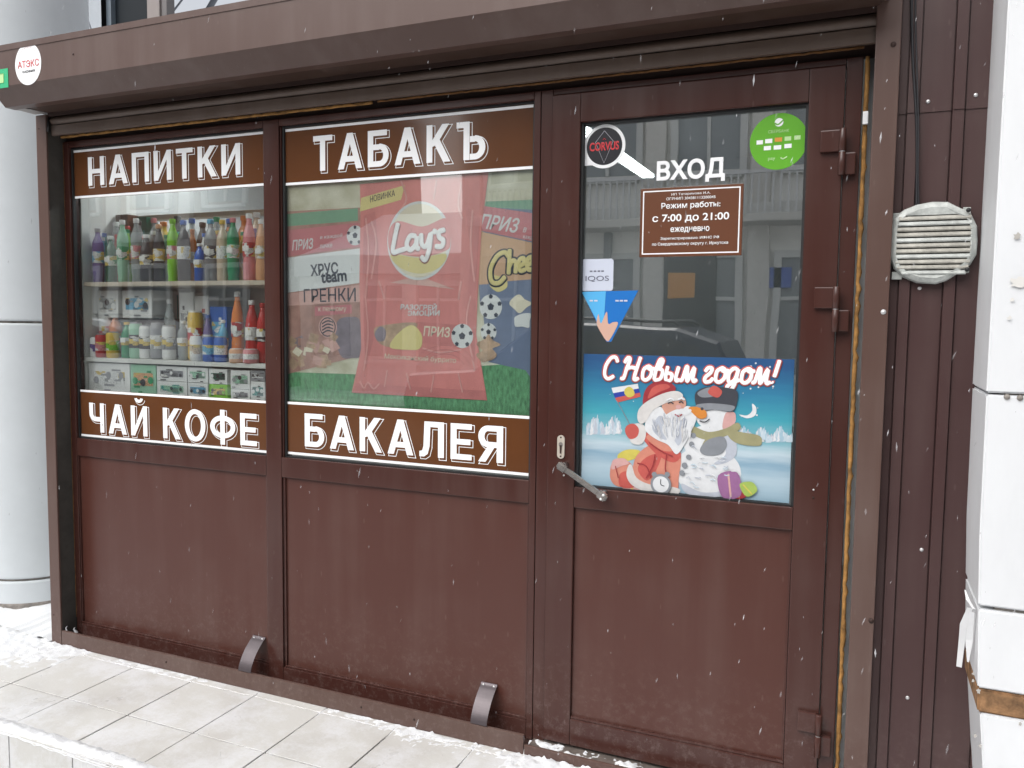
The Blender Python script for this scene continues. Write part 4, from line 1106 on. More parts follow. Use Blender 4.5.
# ================================================================== SNACK POSTER IN THE MIDDLE WINDOW
sp_ = thing('poster', 'snack advertising poster with a big red chips bag behind the middle window', 'poster', (-1.52, .04, 1.09))
YS = 0.0335
x = MB()
def snack_bg():
    mt, nt, p = nodes('straw_print'); L = nt.links
    tc = nt.nodes.new('ShaderNodeTexCoord'); n = nt.nodes.new('ShaderNodeTexNoise'); n.inputs['Scale'].default_value = 9; n.inputs['Detail'].default_value = 8
    L.new(tc.outputs['Object'], n.inputs['Vector'])
    r = nt.nodes.new('ShaderNodeValToRGB'); r.color_ramp.elements[0].position = .35; r.color_ramp.elements[0].color = (.52, .5, .36, 1); r.color_ramp.elements[1].position = .65; r.color_ramp.elements[1].color = (.78, .77, .64, 1)
    L.new(n.outputs['Fac'], r.inputs[0]); L.new(r.outputs[0], p.inputs['Base Color']); p.inputs['Roughness'].default_value = .4
    return mt
x.box(-2.06, -.99, YS, YS + .0015, 1.06, 1.99, snack_bg()); x.build('sheet', sp_)
def q4(cx_, cy_, y=YS):
    p = at(270 + cx_ / 3.657, 90 + cy_ / 3.657, y); return (p.x, p.z)
def q5(cx_, cy_, y=YS):
    p = at(270 + cx_ / 3.657, 280 + cy_ / 3.657, y); return (p.x, p.z)
def lim(pts): return [(max(-2.058, min(-.992, a)), b_) for a, b_ in pts]
GRASS = mat('grass_print', (.13, .34, .17), .5, var=.6, scale=110, stretch=(1, 1, .35))
P_RED = mat('pack_red', (0.748, 0.276, 0.264), .3, var=.16, scale=5, stretch=(2, 1, .6)); P_DR = mat('pack_dark_red', (0.636, 0.228, 0.224), .3, var=.2, scale=9); P_BAN = mat('banner_red', (0.62, 0.228, 0.256), .35, var=.1); P_CRE = mat('pack_crease', (0.812, 0.404, 0.384), .3, var=.2)
P_YEL = mat('pack_yellow', (0.78, 0.676, 0.304), .35, var=.08); P_CRM = mat('pack_cream', (0.796, 0.74, 0.592), .4); P_BRN = mat('pack_brown', (0.444, 0.252, 0.216), .4, var=.35, scale=14); P_CRT = mat('bread_print', (0.516, 0.356, 0.248), .5, var=.5, scale=22)
P_GRN = mat('pack_green', (0.212, 0.412, 0.288), .35, var=.1); P_BLU = mat('pack_blue', (0.18, 0.228, 0.352), .35, var=.15, scale=8); P_ORG = mat('pack_orange', (.66, .42, .27), .35, var=.15, scale=7); P_WHT = mat('pack_white', (0.748, 0.772, 0.784), .35, var=.05); P_DKT = mat('pack_ink', (.04, .05, .08), .4); P_VIO = mat('bowl_violet', (0.252, 0.212, 0.256), .4, var=.4, scale=14); P_PNK = mat('pack_pink', (0.684, 0.42, 0.384), .4, var=.2, scale=12)
x = MB(); x.flat(lim([q5(30, 335), q5(320, 345), q5(980, 300), q5(980, 520), q5(30, 470)]), YS - .0005, GRASS); x.build('grass_strip', sp_)
def ball(mb, c, r, y):
    mb.disc(c[0], c[1], r, y, P_WHT, None, 28)
    k = [(0, 0)] + [(math.cos(R(72 * i + 18)) * .82, math.sin(R(72 * i + 18)) * .82) for i in range(5)]
    for a, b_ in k:
        s_ = r * (.32 if a == b_ == 0 else .2)
        mb.flat([(c[0] + a * r + s_ * math.cos(R(72 * i + 90)), c[1] + b_ * r + s_ * math.sin(R(72 * i + 90))) for i in range(5)], y - .0003, P_DKT)
# bread-snack bag at the left
x = MB(); y = YS - .001
x.flat(lim([q4(40, 445), q4(330, 430), q4(345, 800), q5(320, 280), q5(60, 345), q4(40, 700)]), y, P_BRN)
x.flat(lim([q4(50, 500), q4(322, 478), q4(322, 432), q4(48, 455)]), y - .0003, P_GRN)
x.flat(lim([q4(48, 515), q4(328, 485), q4(335, 572), q4(55, 610)]), y - .0003, P_BAN)
x.text('ПРИЗ', *q4(82, 588), y - .0006, P_WHT, .098, .04, .02, .25, R(3)); x.text('в каждой', *q4(184, 548), y - .0006, P_WHT, .1, .016, 0, .2, R(3)); x.text('пачке', *q4(184, 580), y - .0006, P_WHT, .055, .014, 0, .2, R(3))
ball(x, q4(312, 532), .036, y - .0006)
x.flat(lim([q4(52, 615), q4(338, 578), q4(335, 705), q4(60, 742)]), y - .0004, P_WHT)
x.text('ХРУС', *q4(150, 682), y - .0008, P_DKT, .125, .044, .03, 0, R(4)); x.text('team', *q4(188, 708), y - .0009, P_DKT, .115, .04, .03, 0, R(4))
x.flat(lim([q4(60, 745), q4(335, 712), q5(335, 80), q5(60, 95)]), y - .0003, P_PNK)
x.text('ГРЕНКИ', *q5(125, 82), y - .0007, P_DKT, .232, .05, .0, 0, R(1))
x.flat(lim([q5(165, 98), q5(300, 90), q5(300, 122), q5(165, 132)]), y - .0005, P_BAN); x.text('к пенному', *q5(178, 120), y - .0008, P_CRM, .125, .02, 0, 0, R(1))
rnd = random.Random(8)
for i in range(30):
    c_ = (rnd.uniform(80, 235), rnd.uniform(200, 310)); a = q5(*c_); s_ = rnd.uniform(.018, .034); r0 = rnd.uniform(0, 1.5)
    x.flat([(a[0] + s_ * math.cos(r0 + k_ * 1.57 + .15 * rnd.random()), a[1] + s_ * .8 * math.sin(r0 + k_ * 1.57)) for k_ in range(4)], y - .0005 - .00003 * i, rnd.choice([P_CRT, P_CRT, P_PNK, P_BRN, P_CRM, P_VIO]) if i > 2 else P_CRT)
x.blob([q5(*c_) for c_ in ((248, 150), (290, 135), (330, 150), (335, 270), (300, 285), (262, 280), (240, 215))], y - .0007, P_VIO)
a = q5(212, 172); x.disc(a[0], a[1], .041, y - .0009, P_PNK, None, 28); x.disc(a[0], a[1], .036, y - .0011, P_DKT, None, 28); x.disc(a[0], a[1], .032, y - .0013, P_PNK, None, 28)
for k_ in (-.018, -.006, .006, .018): x.stroke([(a[0] - .024, a[1] + k_ - .006), (a[0], a[1] + k_ + .005), (a[0] + .024, a[1] + k_)], .005, y - .0016, P_DKT, flat=.0002)
x.build('bread_snack_bag', sp_)
# corn-snack bag at the right (mascot left out)
x = MB()
x.flat(lim([q4(790, 410), q4(990, 400), q5(990, 400), q5(935, 330), q5(800, 300), q4(765, 690)]), y, P_BLU)
x.flat(lim([q4(790, 408), q4(990, 400), q4(990, 440), q4(785, 428)]), y - .0002, P_GRN)
x.flat(lim([q4(785, 425), q4(990, 455), q4(990, 560), q4(760, 512)]), y - .0003, P_BAN)
x.text('ПРИЗ', *q4(765, 505), y - .0006, P_WHT, .145, .05, .02, .25, R(-9)); x.text('в', *q4(925, 520), y - .0006, P_WHT, .012, .016, .0, .2, R(-9)); x.text('каждой', *q4(925, 545), y - .0006, P_WHT, .05, .016, .0, .2, R(-9))
x.flat(lim([q4(758, 515), q4(990, 565), q4(990, 690), q4(860, 700), q4(765, 720)]), y - .0004, P_ORG)
P_BAND = P_BLU
CH = [[(872, 608), (858, 594), (830, 610), (808, 655), (812, 700), (838, 706), (860, 684)], [(878, 585), (876, 630), (874, 672)], [(877, 645), (888, 625), (900, 632), (899, 668)], [(913, 645), (930, 634), (928, 616), (914, 622), (910, 648), (920, 662), (934, 656)], [(944, 640), (960, 630), (958, 612), (945, 618), (941, 644), (950, 658), (964, 652)]]
for P in CH: x.stroke(lim([q4(*c_) for c_ in P]), .027, y - .0012, P_DKT, flat=.0003)
for P in CH: x.stroke(lim([q4(*c_) for c_ in P]), .016, y - .0018, P_YEL, flat=.0004)
x.flat(lim([q4(765, 712), q4(870, 705), q4(990, 690), q5(990, 130), q5(770, 120)]), y - .0006, P_BLU)
ball(x, q5(808, 98), .042, y - .001); ball(x, q5(800, 190), .03, y - .001)
for i, c_ in enumerate(((835, 8), (915, 85), (800, 235), (795, 275), (925, 150))):
    a = q5(*c_); pts = [(a[0] + (.034 + .012 * math.sin(3 * k_ + i)) * math.cos(k_ * .785), a[1] + (.026 + .008 * math.cos(2 * k_ + i)) * math.sin(k_ * .785)) for k_ in range(8)]
    x.blob(lim(pts), y - .0011 - .0001 * i, [P_YEL, P_CRM, P_CRT, P_CRT, P_WHT][i])
x.build('corn_snack_bag', sp_)
# chips bag in the middle
x = MB(); y = YS - .0022
x.flat([q4(330, 345), q4(800, 300), q4(775, 500), q4(760, 768), q5(755, 200), q5(795, 440), q5(300, 412), q5(335, 250), q4(328, 700), q4(332, 450)], y, P_RED)
x.flat([q5(316, 378), q5(788, 405), q5(795, 440), q5(300, 412)], y - .0003, P_DR)
x.flat([q4(345, 460), q4(385, 445), q4(400, 600), q5(385, 200), q5(350, 330), q4(340, 700)], y - .0003, P_DR)
x.flat([q4(715, 420), q4(770, 470), q4(755, 700), q5(750, 300), q5(715, 150), q4(735, 600)], y - .0003, P_DR)
x.flat([q4(335, 395), q4(495, 348), q4(480, 402), q4(330, 445)], y - .0004, P_YEL); x.text('НОВИНКА', *q4(368, 412), y - .0007, P_DKT, .105, .022, .0, .2, R(10))
x.flat([q4(440, 705), q4(545, 680), q4(680, 730), q4(560, 715)], y - .0003, P_PNK)
for P in ([(352, 470), (362, 600), (350, 760)], [(372, 480), (390, 560), (372, 690)], [(742, 440), (735, 560), (748, 700)], [(700, 340), (690, 420), (705, 470)], [(480, 330), (500, 400), (470, 450)], [(610, 330), (600, 400)], [(400, 700), (420, 765)], [(700, 700), (690, 765)]): x.stroke([q4(*c_) for c_ in P], .007, y - .0005, P_CRE, flat=.00015)
for P in ([(350, 60), (360, 200), (345, 330)], [(330, 370), (345, 395), (360, 375), (380, 398), (400, 380)], [(735, 60), (720, 160), (750, 330)], [(430, 330), (420, 390)], [(500, 340), (515, 400)], [(600, 350), (590, 410)], [(690, 340), (705, 410)], [(560, 250), (620, 265), (700, 255)]): x.stroke([q5(*c_) for c_ in P], .006, y - .0005, P_CRE, flat=.00015)
a = q4(545, 552); x.disc(a[0], a[1], .128, y - .0008, P_WHT, .137, 48); x.disc(a[0], a[1], .116, y - .0011, P_CRM, .128, 48); x.blob([q4(*c_) for c_ in ((445, 600), (545, 615), (645, 600), (620, 650), (545, 672), (470, 645))], y - .0013, P_YEL)
x.blob([q4(*c_) for c_ in ((436, 520), (470, 480), (560, 500), (650, 470), (662, 560), (640, 590), (560, 610), (470, 600), (440, 590))], y - .0015, P_RED)
LY = [[(470, 490), (458, 545), (452, 592), (475, 588), (500, 580)], [(535, 535), (515, 535), (502, 565), (515, 585), (535, 565), (540, 535), (538, 575), (548, 580)], [(555, 528), (558, 565), (575, 570), (590, 525), (585, 580), (570, 622), (556, 610)], [(606, 512), (602, 524)], [(640, 512), (620, 520), (622, 540), (636, 550), (630, 572), (608, 572)]]
for P in LY: x.stroke([q4(*c_) for c_ in P], .026, y - .0019, P_DR, flat=.0003)
for P in LY: x.stroke([q4(*c_) for c_ in P], .018, y - .0024, WHITE, flat=.0004)
x.text('РАЗОГРЕЙ', *q5(478, 108), y - .001, P_WHT, .148, .024, .03, .1, R(-1)); x.text('ЭМОЦИИ', *q5(505, 135), y - .001, P_WHT, .13, .022, .03, .1, R(1))
x.flat([q5(535, 152), q5(700, 165), q5(690, 245), q5(540, 228)], y - .0004, P_DR)
x.text('ПРИЗ', *q5(562, 205), y - .0007, P_CRM, .105, .036, .02, .1, R(-2)); ball(x, q5(704, 205), .042, y - .0008)
x.blob([q5(*c_) for c_ in ((382, 180), (420, 165), (520, 155), (540, 170), (500, 220), (440, 245), (395, 225))], y - .0006, P_CRT)
x.blob([q5(*c_) for c_ in ((385, 195), (405, 170), (425, 185), (420, 220), (395, 222))], y - .0009, P_VIO)
x.blob([q5(*c_) for c_ in ((440, 245), (470, 195), (520, 165), (556, 200), (550, 250), (500, 255))], y - .0012, P_YEL)
x.text('Мексиканский буррито', *q5(420, 292), y - .0006, P_CRM, .29, .024, .0, .1, R(-1.5))
for rr in (75, 95, 115):
    x.stroke([q5(640 + rr * math.cos(R(k_)), 330 - rr * .8 * math.sin(R(k_))) for k_ in range(20, 161, 14)], .003, y - .0006, P_DR, flat=.0002)
x.build('chips_bag', sp_)

# ================================================================== SHELF WITH DRINKS IN THE LEFT WINDOW
sh = thing('shelf_unit', 'wooden shelves of drinks standing behind the left window', 'shelf', (-2.6, .2, 1.0))
SZ = (1.582, 1.256, 1.105)
for z in SZ[:2]:
    b_ = MB(); b_.box(-3.13, -2.06, .05, .34, z - .018, z, SHELFW if z > 1.5 else SHELFP, .002); b_.build('shelf_board', sh)
b_ = MB(); b_.box(-3.13, -2.06, .05, .34, SZ[2] - .02, SZ[2], SHELFP, .002); b_.build('shelf_board', sh)
b_ = MB(); b_.box(-3.13, -2.06, .28, .34, 1.872, 1.892, SHELFW, .002); b_.build('shelf_board', sh)
b_ = MB(); b_.box(-3.143, -3.131, .05, .34, .9, 2.0, SHELFP); b_.box(-2.059, -2.047, .05, .34, .9, 2.0, SHELFP); b_.build('side_panel', sh)
MB().box(-3.13, -2.06, .341, .35, .9, 1.6, SHELFP).build('back_panel', sh)

C = dict(clear=(.42, .46, .47), dark=(.05, .04, .05), brown=(.1, .04, .02), green=(.02, .3, .12), dgreen=(.01, .12, .07), lime=(.25, .6, .04), yellow=(.75, .5, .08), orange=(.75, .22, .04), red=(.5, .03, .03), pink=(.7, .25, .27), white=(.8, .8, .8), blue=(.03, .12, .5), sky=(.12, .42, .65), purple=(.16, .1, .3), grey=(.3, .3, .32), beige=(.6, .47, .34), teal=(.03, .3, .28), black=(.02, .02, .02), peach=(.75, .4, .22), mint=(.35, .62, .45))
def cm(c, r=.25): return mat('goods_' + c, C[c], r)
def liquid(c):
    return mat('bottle_' + c, C[c], .1, var=.15, scale=20, spec=.6, alpha=.62 if c in ('clear', 'grey') else (.88 if c in ('green', 'mint', 'dgreen', 'dark') else 1.0))
def printed(c):
    """label paper with blocks of small print and coloured patches"""
    nm = 'label_' + c
    if nm in MATS: return MATS[nm]
    mt, nt, p = nodes(nm); L = nt.links
    tc = nt.nodes.new('ShaderNodeTexCoord')
    mp = nt.nodes.new('ShaderNodeMapping'); mp.inputs['Scale'].default_value = (26, 26, 38); L.new(tc.outputs['Object'], mp.inputs[0])
    v = nt.nodes.new('ShaderNodeTexVoronoi'); v.distance = 'CHEBYCHEV'; v.inputs['Scale'].default_value = 1.3; L.new(mp.outputs[0], v.inputs['Vector'])
    r = nt.nodes.new('ShaderNodeValToRGB'); r.color_ramp.interpolation = 'CONSTANT'; e = r.color_ramp.elements
    base = C[c]; e[0].position = 0; e[0].color = (*base, 1); e[1].position = .5; e[1].color = (.8, .8, .78, 1)
    for pos, col in ((.68, tuple(min(1, k * .35 + .02) for k in base)), (.82, (.75, .55, .12)), (.9, base)):
        q_ = e.new(pos); q_.color = (*col, 1)
    sp_ = nt.nodes.new('ShaderNodeSeparateColor'); L.new(v.outputs['Color'], sp_.inputs[0]); L.new(sp_.outputs[0], r.inputs[0])
    w = nt.nodes.new('ShaderNodeTexNoise'); w.inputs['Scale'].default_value = 240; w.inputs['Detail'].default_value = 2; L.new(tc.outputs['Object'], w.inputs['Vector'])
    mr = nt.nodes.new('ShaderNodeMapRange'); mr.inputs[1].default_value = .56; mr.inputs[2].default_value = .6; mr.inputs[4].default_value = .55; L.new(w.outputs['Fac'], mr.inputs[0])
    mx = nt.nodes.new('ShaderNodeMix'); mx.data_type = 'RGBA'; mx.inputs['B'].default_value = (.04, .04, .06, 1)
    L.new(mr.outputs[0], mx.inputs['Factor']); L.new(r.outputs[0], mx.inputs['A']); L.new(mx.outputs['Result'], p.inputs['Base Color'])
    p.inputs['Roughness'].default_value = .35; MATS[nm] = mt; return mt
def bottle(x, y, z, h, r, body, lab, cap, label, tag_=True):
    t = thing('drink_bottle', label, 'bottle', (x, y, z), 'bottles on the window shelves')
    mt_ = liquid(body); rb = random.Random(label); kind = rb.randrange(3)
    r *= rb.uniform(.8, .98); x += rb.uniform(-.004, .004); y += rb.uniform(-.006, .012)
    sh_ = [[(.8, 0), (1, .03), (1, .26), (.9, .33), (1, .4), (1, .58), (.86, .7), (.5, .84), (.4, .88), (.4, .93)], [(.75, 0), (.95, .02), (.86, .08), (1, .16), (1, .3), (.98, .36), (.98, .6), (1, .66), (.9, .74), (.45, .86), (.4, .9), (.4, .93)], [(.85, 0), (1, .03), (1, .62), (.94, .7), (.7, .79), (.38, .85), (.36, .93)]][kind]
    b1 = MB(); b1.lathe([(a * r, b * h) for a, b in sh_], (x, y, z), mt_, 18); b1.build('bottle_body', t)
    MB().lathe([(r * 1.012, h * .36), (r * 1.02, h * .37), (r * 1.02, h * .56), (r * 1.012, h * .57)], (x, y, z), printed(lab), 18).build('bottle_label', t)
    MB().lathe([(r * .47, h * .925), (r * .5, h * .93), (r * .5, h * .99), (r * .44, h)], (x, y, z), cm(cap, .35), 14).build('cap', t)
    if tag_ and rb.random() < .75:   # paper price tag stuck on the front
        pt = MB(); pz = z + h * .44; px_ = x + r * .15
        pt.box(px_ - .014, px_ + .016, y - r * 1.1, y - r * 1.05, pz, pz + .02, PAPER); pt.build('price_tag', t)
    return t
def can(x, y, z, h, r, c1, c2, label, cat='can', name='drink_can'):
    t = thing(name, label, cat, (x, y, z), 'cans and jars on the window shelves')
    MB().lathe([(r * .85, 0), (r, h * .06), (r, h * .9), (r * .86, h * .985), (r * .84, h)], (x, y, z), cm(c1, .3), 18).build('body', t)
    MB().lathe([(r * 1.01, h * .3), (r * 1.015, h * .32), (r * 1.015, h * .66), (r * 1.01, h * .68)], (x, y, z), printed(c2), 18).build('printed_band', t)
    MB().lathe([(r * .8, h * .99), (r * .87, h * 1.0), (r * .85, h * 1.03), (r * .3, h * 1.035)], (x, y, z), cm('white' if cat == 'jar' else 'grey', .3), 18).build('lid', t)
    return t
def carton(x0, x1, y0, d_, z, h, c1, c2, label, name='carton', cat='carton', grp='cartons on the window shelves', c3='grey'):
    t = thing(name, label, cat, ((x0 + x1) / 2, y0 + d_ / 2, z), grp)
    MB().box(x0, x1, y0, y0 + d_, z, z + h, cm(c1, .45), .002).build('carton_body', t)
    w_ = x1 - x0; rn = random.Random(label)
    p = MB(); p.box(x0 + w_ * .12, x1 - w_ * .12, y0 - .0012, y0 - .0002, z + h * .3, z + h * .72, printed(c2))
    for i in range(5):
        a = x0 + w_ * rn.uniform(.08, .7); zz = z + h * (.06 + .17 * i) ; p.box(a, a + w_ * rn.uniform(.12, .25), y0 - .0024, y0 - .0014, zz, zz + h * .06, cm(c3, .5))
    if w_ > .07:
        for i in range(3):
            p.disc(x0 + w_ * (.2 + .3 * i), z + h * rn.uniform(.4, .62), min(w_, h) * .12, y0 - .0028, cm(rn.choice([c3, c1, 'dark'])), None, 16)
    p.build('front_print', t)
    return t
# top shelf, front row
TOPF = [
 (86.5, .2, .026, 'grey', 'grey', 'white', 'grey bottle with a white cap at the shelf end, first on the top shelf'),
 (98, .235, .029, 'purple', 'sky', 'grey', 'purple tinted bottle with sky blue label on the top shelf'),
 (110.5, .2, .026, 'dgreen', 'green', 'white', 'short dark green bottle with white cap on the top shelf'),
 (123.4, .265, .028, 'mint', 'green', 'white', 'tall mint green bottle with white cap on the top shelf'),
 (135.2, .27, .028, 'clear', 'pink', 'white', 'tall clear bottle with pink label on the top shelf'),
 (146.5, .2, .029, 'dark', 'dark', 'white', 'black cola bottle with dark label and white cap on the top shelf'),
 (159, .24, .028, 'dark', 'yellow', 'peach', 'dark bottle with yellow label and peach cap on the top shelf'),
 (172.8, .26, .029, 'lime', 'pink', 'lime', 'bright lime green bottle with pink label on the top shelf'),
 (185.7, .25, .029, 'dark', 'white', 'blue', 'dark bottle with white label and blue cap on the top shelf'),
 (197.8, .155, .026, 'blue', 'white', 'white', 'small blue bottle with white label on the top shelf'),
 (210.4, .25, .029, 'grey', 'dark', 'sky', 'smoky grey bottle with sky blue cap on the top shelf'),
 (222.4, .245, .029, 'beige', 'white', 'yellow', 'beige juice bottle with yellow cap on the top shelf'),
 (235.1, .25, .029, 'green', 'mint', 'pink', 'emerald green bottle with pink cap on the top shelf'),
 (249, .265, .03, 'pink', 'red', 'white', 'pink lemonade bottle with red label on the top shelf'),
 (260.5, .24, .026, 'peach', 'beige', 'white', 'peach coloured bottle at the right end of the top shelf')]
for px_, h_, r_, a, b_, c_, lb in TOPF:
    p = at(px_, 284, .092); bottle(p.x, .092, SZ[0], h_, r_, a, b_, c_, lb)
TOPB = [(104, .25, 'dgreen', 'dark', 'green', 'dark green bottle in the back row with green cap'), (117, .27, 'clear', 'white', 'white', 'clear water bottle in the back row with white label'), (129, .25, 'dark', 'red', 'red', 'black bottle in the back row with red label and red cap'),
 (141, .27, 'grey', 'blue', 'black', 'grey bottle in the back row with blue label and black cap'), (153, .28, 'clear', 'pink', 'pink', 'clear bottle in the back row with pink label and pink cap'), (166, .26, 'yellow', 'orange', 'orange', 'yellow bottle in the back row with orange cap'),
 (179, .28, 'dark', 'green', 'black', 'black bottle in the back row with green label'), (191, .27, 'clear', 'sky', 'blue', 'clear water bottle in the back row with sky blue label'), (204, .25, 'brown', 'beige', 'brown', 'brown kvass bottle in the back row with beige label'),
 (217, .27, 'clear', 'mint', 'green', 'clear bottle in the back row with mint label'), (229, .26, 'dark', 'blue', 'blue', 'black bottle in the back row with blue label'), (243, .27, 'orange', 'yellow', 'orange', 'orange soda bottle in the back row'), (256, .28, 'beige', 'brown', 'white', 'beige bottle in the back row with brown label')]
for px_, h_, a, b_, c_, lb in TOPB:
    p = at(px_, 284, .17); 
    if p.x > -3.1: bottle(p.x, .17, SZ[0], h_, .03, a, b_, c_, lb, False)
a = at(92, 284, .2).x; a = max(a, -3.128)
carton(-3.125, -3.05, .22, .06, SZ[0], .31, 'brown', 'purple', 'brown carton at the left back corner of the top shelf', c3='purple')
carton(-3.03, -2.97, .25, .06, SZ[0], .3, 'dgreen', 'dgreen', 'dark green carton at the back of the top shelf', c3='teal')
SEC = [(92, .2, 'sky', 'white', 'white'), (104, .22, 'teal', 'blue', 'blue'), (117, .21, 'red', 'white', 'red'), (129, .23, 'lime', 'yellow', 'green'), (141, .2, 'white', 'pink', 'pink'), (153, .22, 'brown', 'red', 'white'), (166, .2, 'mint', 'white', 'green'), (179, .21, 'blue', 'sky', 'sky'), (192, .22, 'orange', 'white', 'orange'), (204, .2, 'white', 'blue', 'blue'), (216, .21, 'red', 'yellow', 'yellow'), (229, .22, 'clear', 'orange', 'orange'), (242, .2, 'yellow', 'green', 'green'), (255, .21, 'purple', 'white', 'purple')]
for px_, h_, a, b_, c_ in SEC:
    p = at(px_, 284, .132)
    bottle(max(p.x, -3.108), .132, SZ[0], h_, .022, a, b_, c_, 'slim %s bottle with %s label and %s cap, second row of the top shelf' % (a if a != 'clear' else 'colourless', b_, c_))
# middle shelf, back
def X(cx_, y): return at(60 + cx_ / 4.6545, 350, y).x
def cart(c0, c1_, y0, d_, z, h, *k, xd=None, **kw): 
    a, b_ = X(c0, xd or y0), X(c1_, xd or y0); a = max(a, -3.128); b_ = min(b_, -2.062); carton(a, b_, y0, d_, z, h, *k, **kw)
cart(135, 275, .115, .14, 1.43, .118, 'white', 'clear', 'white carton standing above the jars, left on the middle shelf', c3='grey')
cart(138, 272, .18, .1, SZ[1], .172, 'dgreen', 'grey', 'dark green carton carrying a white one on the middle shelf', c3='green', xd=.115)
cart(295, 432, .115, .14, 1.43, .118, 'white', 'sky', 'white carton with pale blue print beside the teal carton', c3='grey')
cart(298, 428, .18, .1, SZ[1], .172, 'dark', 'grey', 'black carton under a white and blue one, middle shelf', c3='beige', xd=.115)
cart(438, 490, .24, .08, SZ[1], .28, 'teal', 'teal', 'tall teal carton at the back of the middle shelf', c3='dgreen')
cart(558, 625, .17, .06, SZ[1], .285, 'white', 'grey', 'tall pale grey carton with round dark emblem on the middle shelf', c3='dark')
cart(630, 694, .16, .06, SZ[1], .27, 'white', 'blue', 'tall white and blue milk carton with red top on the middle shelf', c3='red')
cart(700, 778, .15, .06, SZ[1], .225, 'blue', 'sky', 'bright blue bag-like carton on the middle shelf', c3='white')
# middle shelf bottles
MID = [
 (516, .15, .255, .024, 'clear', 'yellow', 'white', 'tall clear bottle with yellow label on the middle shelf'),
 (252, .13, .19, .028, 'orange', 'red', 'yellow', 'orange and red bottle with yellow cap on the middle shelf'),
 (824, .11, .285, .031, 'orange', 'red', 'white', 'orange drink bottle with red label and white cap, middle shelf'),
 (890, .11, .25, .033, 'red', 'white', 'white', 'red drink bottle with white label on the middle shelf'),
 (945, .12, .24, .03, 'red', 'dark', 'red', 'red bottle with dark label and red cap, right end of middle shelf'),
 (303, .1, .155, .028, 'green', 'yellow', 'yellow', 'green bottle with yellow label and yellow cap on the middle shelf'),
 (572, .09, .165, .023, 'clear', 'white', 'white', 'slim clear bottle with white label in front on the middle shelf'),
 (690, .14, .19, .024, 'purple', 'white', 'blue', 'purple bottle with blue cap beside the blue carton'),
 (765, .1, .17, .022, 'sky', 'red', 'white', 'sky blue bottle with red label in front of the blue carton')]
for c0, y, h_, r_, a, b_, c_, lb in MID: bottle(X(c0, y), y, SZ[1], h_, r_, a, b_, c_, lb)
def jar(c0, y, h_, r_, a, b_, lb, cat='can', z=None):
    can(max(X(c0, y), -3.1), y, SZ[1] if z is None else z, h_, r_, a, b_, lb, cat, 'drink_can' if cat == 'can' else 'jar')
jar(140, .135, .2, .03, 'white', 'pink', 'white jar with pink label at the left end of the middle shelf', 'jar')
jar(188, .14, .17, .027, 'grey', 'dark', 'grey can with black band behind the red can', 'can')
jar(142, .08, .085, .024, 'white', 'purple', 'small white pot with purple band in front of the pink jar', 'jar')
jar(195, .078, .1, .026, 'red', 'pink', 'red drink can in front on the middle shelf', 'can')
jar(246, .078, .11, .027, 'yellow', 'lime', 'yellow and lime can in front on the middle shelf', 'can')
jar(355, .1, .15, .028, 'mint', 'dark', 'mint green can with dark band in the row of tins', 'can')
jar(402, .1, .14, .028, 'white', 'dark', 'white tin with black band in the row of tins', 'can')
jar(455, .1, .15, .029, 'grey', 'white', 'grey tin with white band in the row of tins', 'can')
jar(508, .1, .14, .028, 'white', 'grey', 'white tin with grey band in the row of tins', 'can')
jar(632, .12, .2, .031, 'yellow', 'red', 'yellow jar with red band beside the milk carton', 'jar')
jar(636, .075, .1, .027, 'white', 'beige', 'white cup with beige band in front of the yellow jar', 'jar')
jar(695, .072, .1, .026, 'blue', 'sky', 'blue can with sky blue band in front', 'can')
jar(748, .072, .1, .026, 'blue', 'white', 'blue can with white band in front', 'can')
jar(822, .07, .055, .03, 'peach', 'white', 'low peach pot with white band under the orange bottle', 'jar')
jar(888, .07, .055, .03, 'pink', 'white', 'low pink pot with white band under the red bottle', 'jar')
# bottom row: packets and boxes
BG = 'boxes in the bottom row of the window'
def low(c0, c1_, z0, h, *k): cart(c0, c1_, .062, .1, SZ[2] + z0, h, *k[:3], name='packet_box', cat='box', grp=BG, c3=k[3])
low(128, 322, 0, .128, 'white', 'white', 'wide white box with round grey print, left of the bottom row', 'grey')
low(326, 444, 0, .128, 'mint', 'peach', 'green box with a peach picture in the bottom row', 'green')
low(448, 588, 0, .062, 'white', 'mint', 'white box with mint print, lower of the pair right of the green box', 'teal')
low(448, 588, .0635, .062, 'white', 'grey', 'white box with grey print, upper of the pair right of the green box', 'dark')
low(592, 686, 0, .062, 'white', 'sky', 'white box with blue print, lower of the pair left of the yellow boxes', 'grey')
low(592, 686, .0635, .062, 'white', 'mint', 'white box with mint print, upper of the pair left of the yellow boxes', 'dark')
low(692, 776, 0, .06, 'lime', 'yellow', 'yellow and lime box, lower of its pair in the bottom row', 'dark')
low(692, 776, .0615, .062, 'white', 'dgreen', 'white box with dark green print above the yellow box', 'dark')
low(792, 882, 0, .045, 'white', 'grey', 'white box with grey print, lowest of the right stack', 'dark')
low(792, 882, .0465, .075, 'white', 'mint', 'taller white box on top of the right stack', 'grey')
low(886, 952, 0, .08, 'white', 'teal', 'white box with teal print at the bottom right corner', 'dark')
low(886, 952, .0815, .042, 'grey', 'white', 'flat grey box on top at the bottom right corner', 'dark')

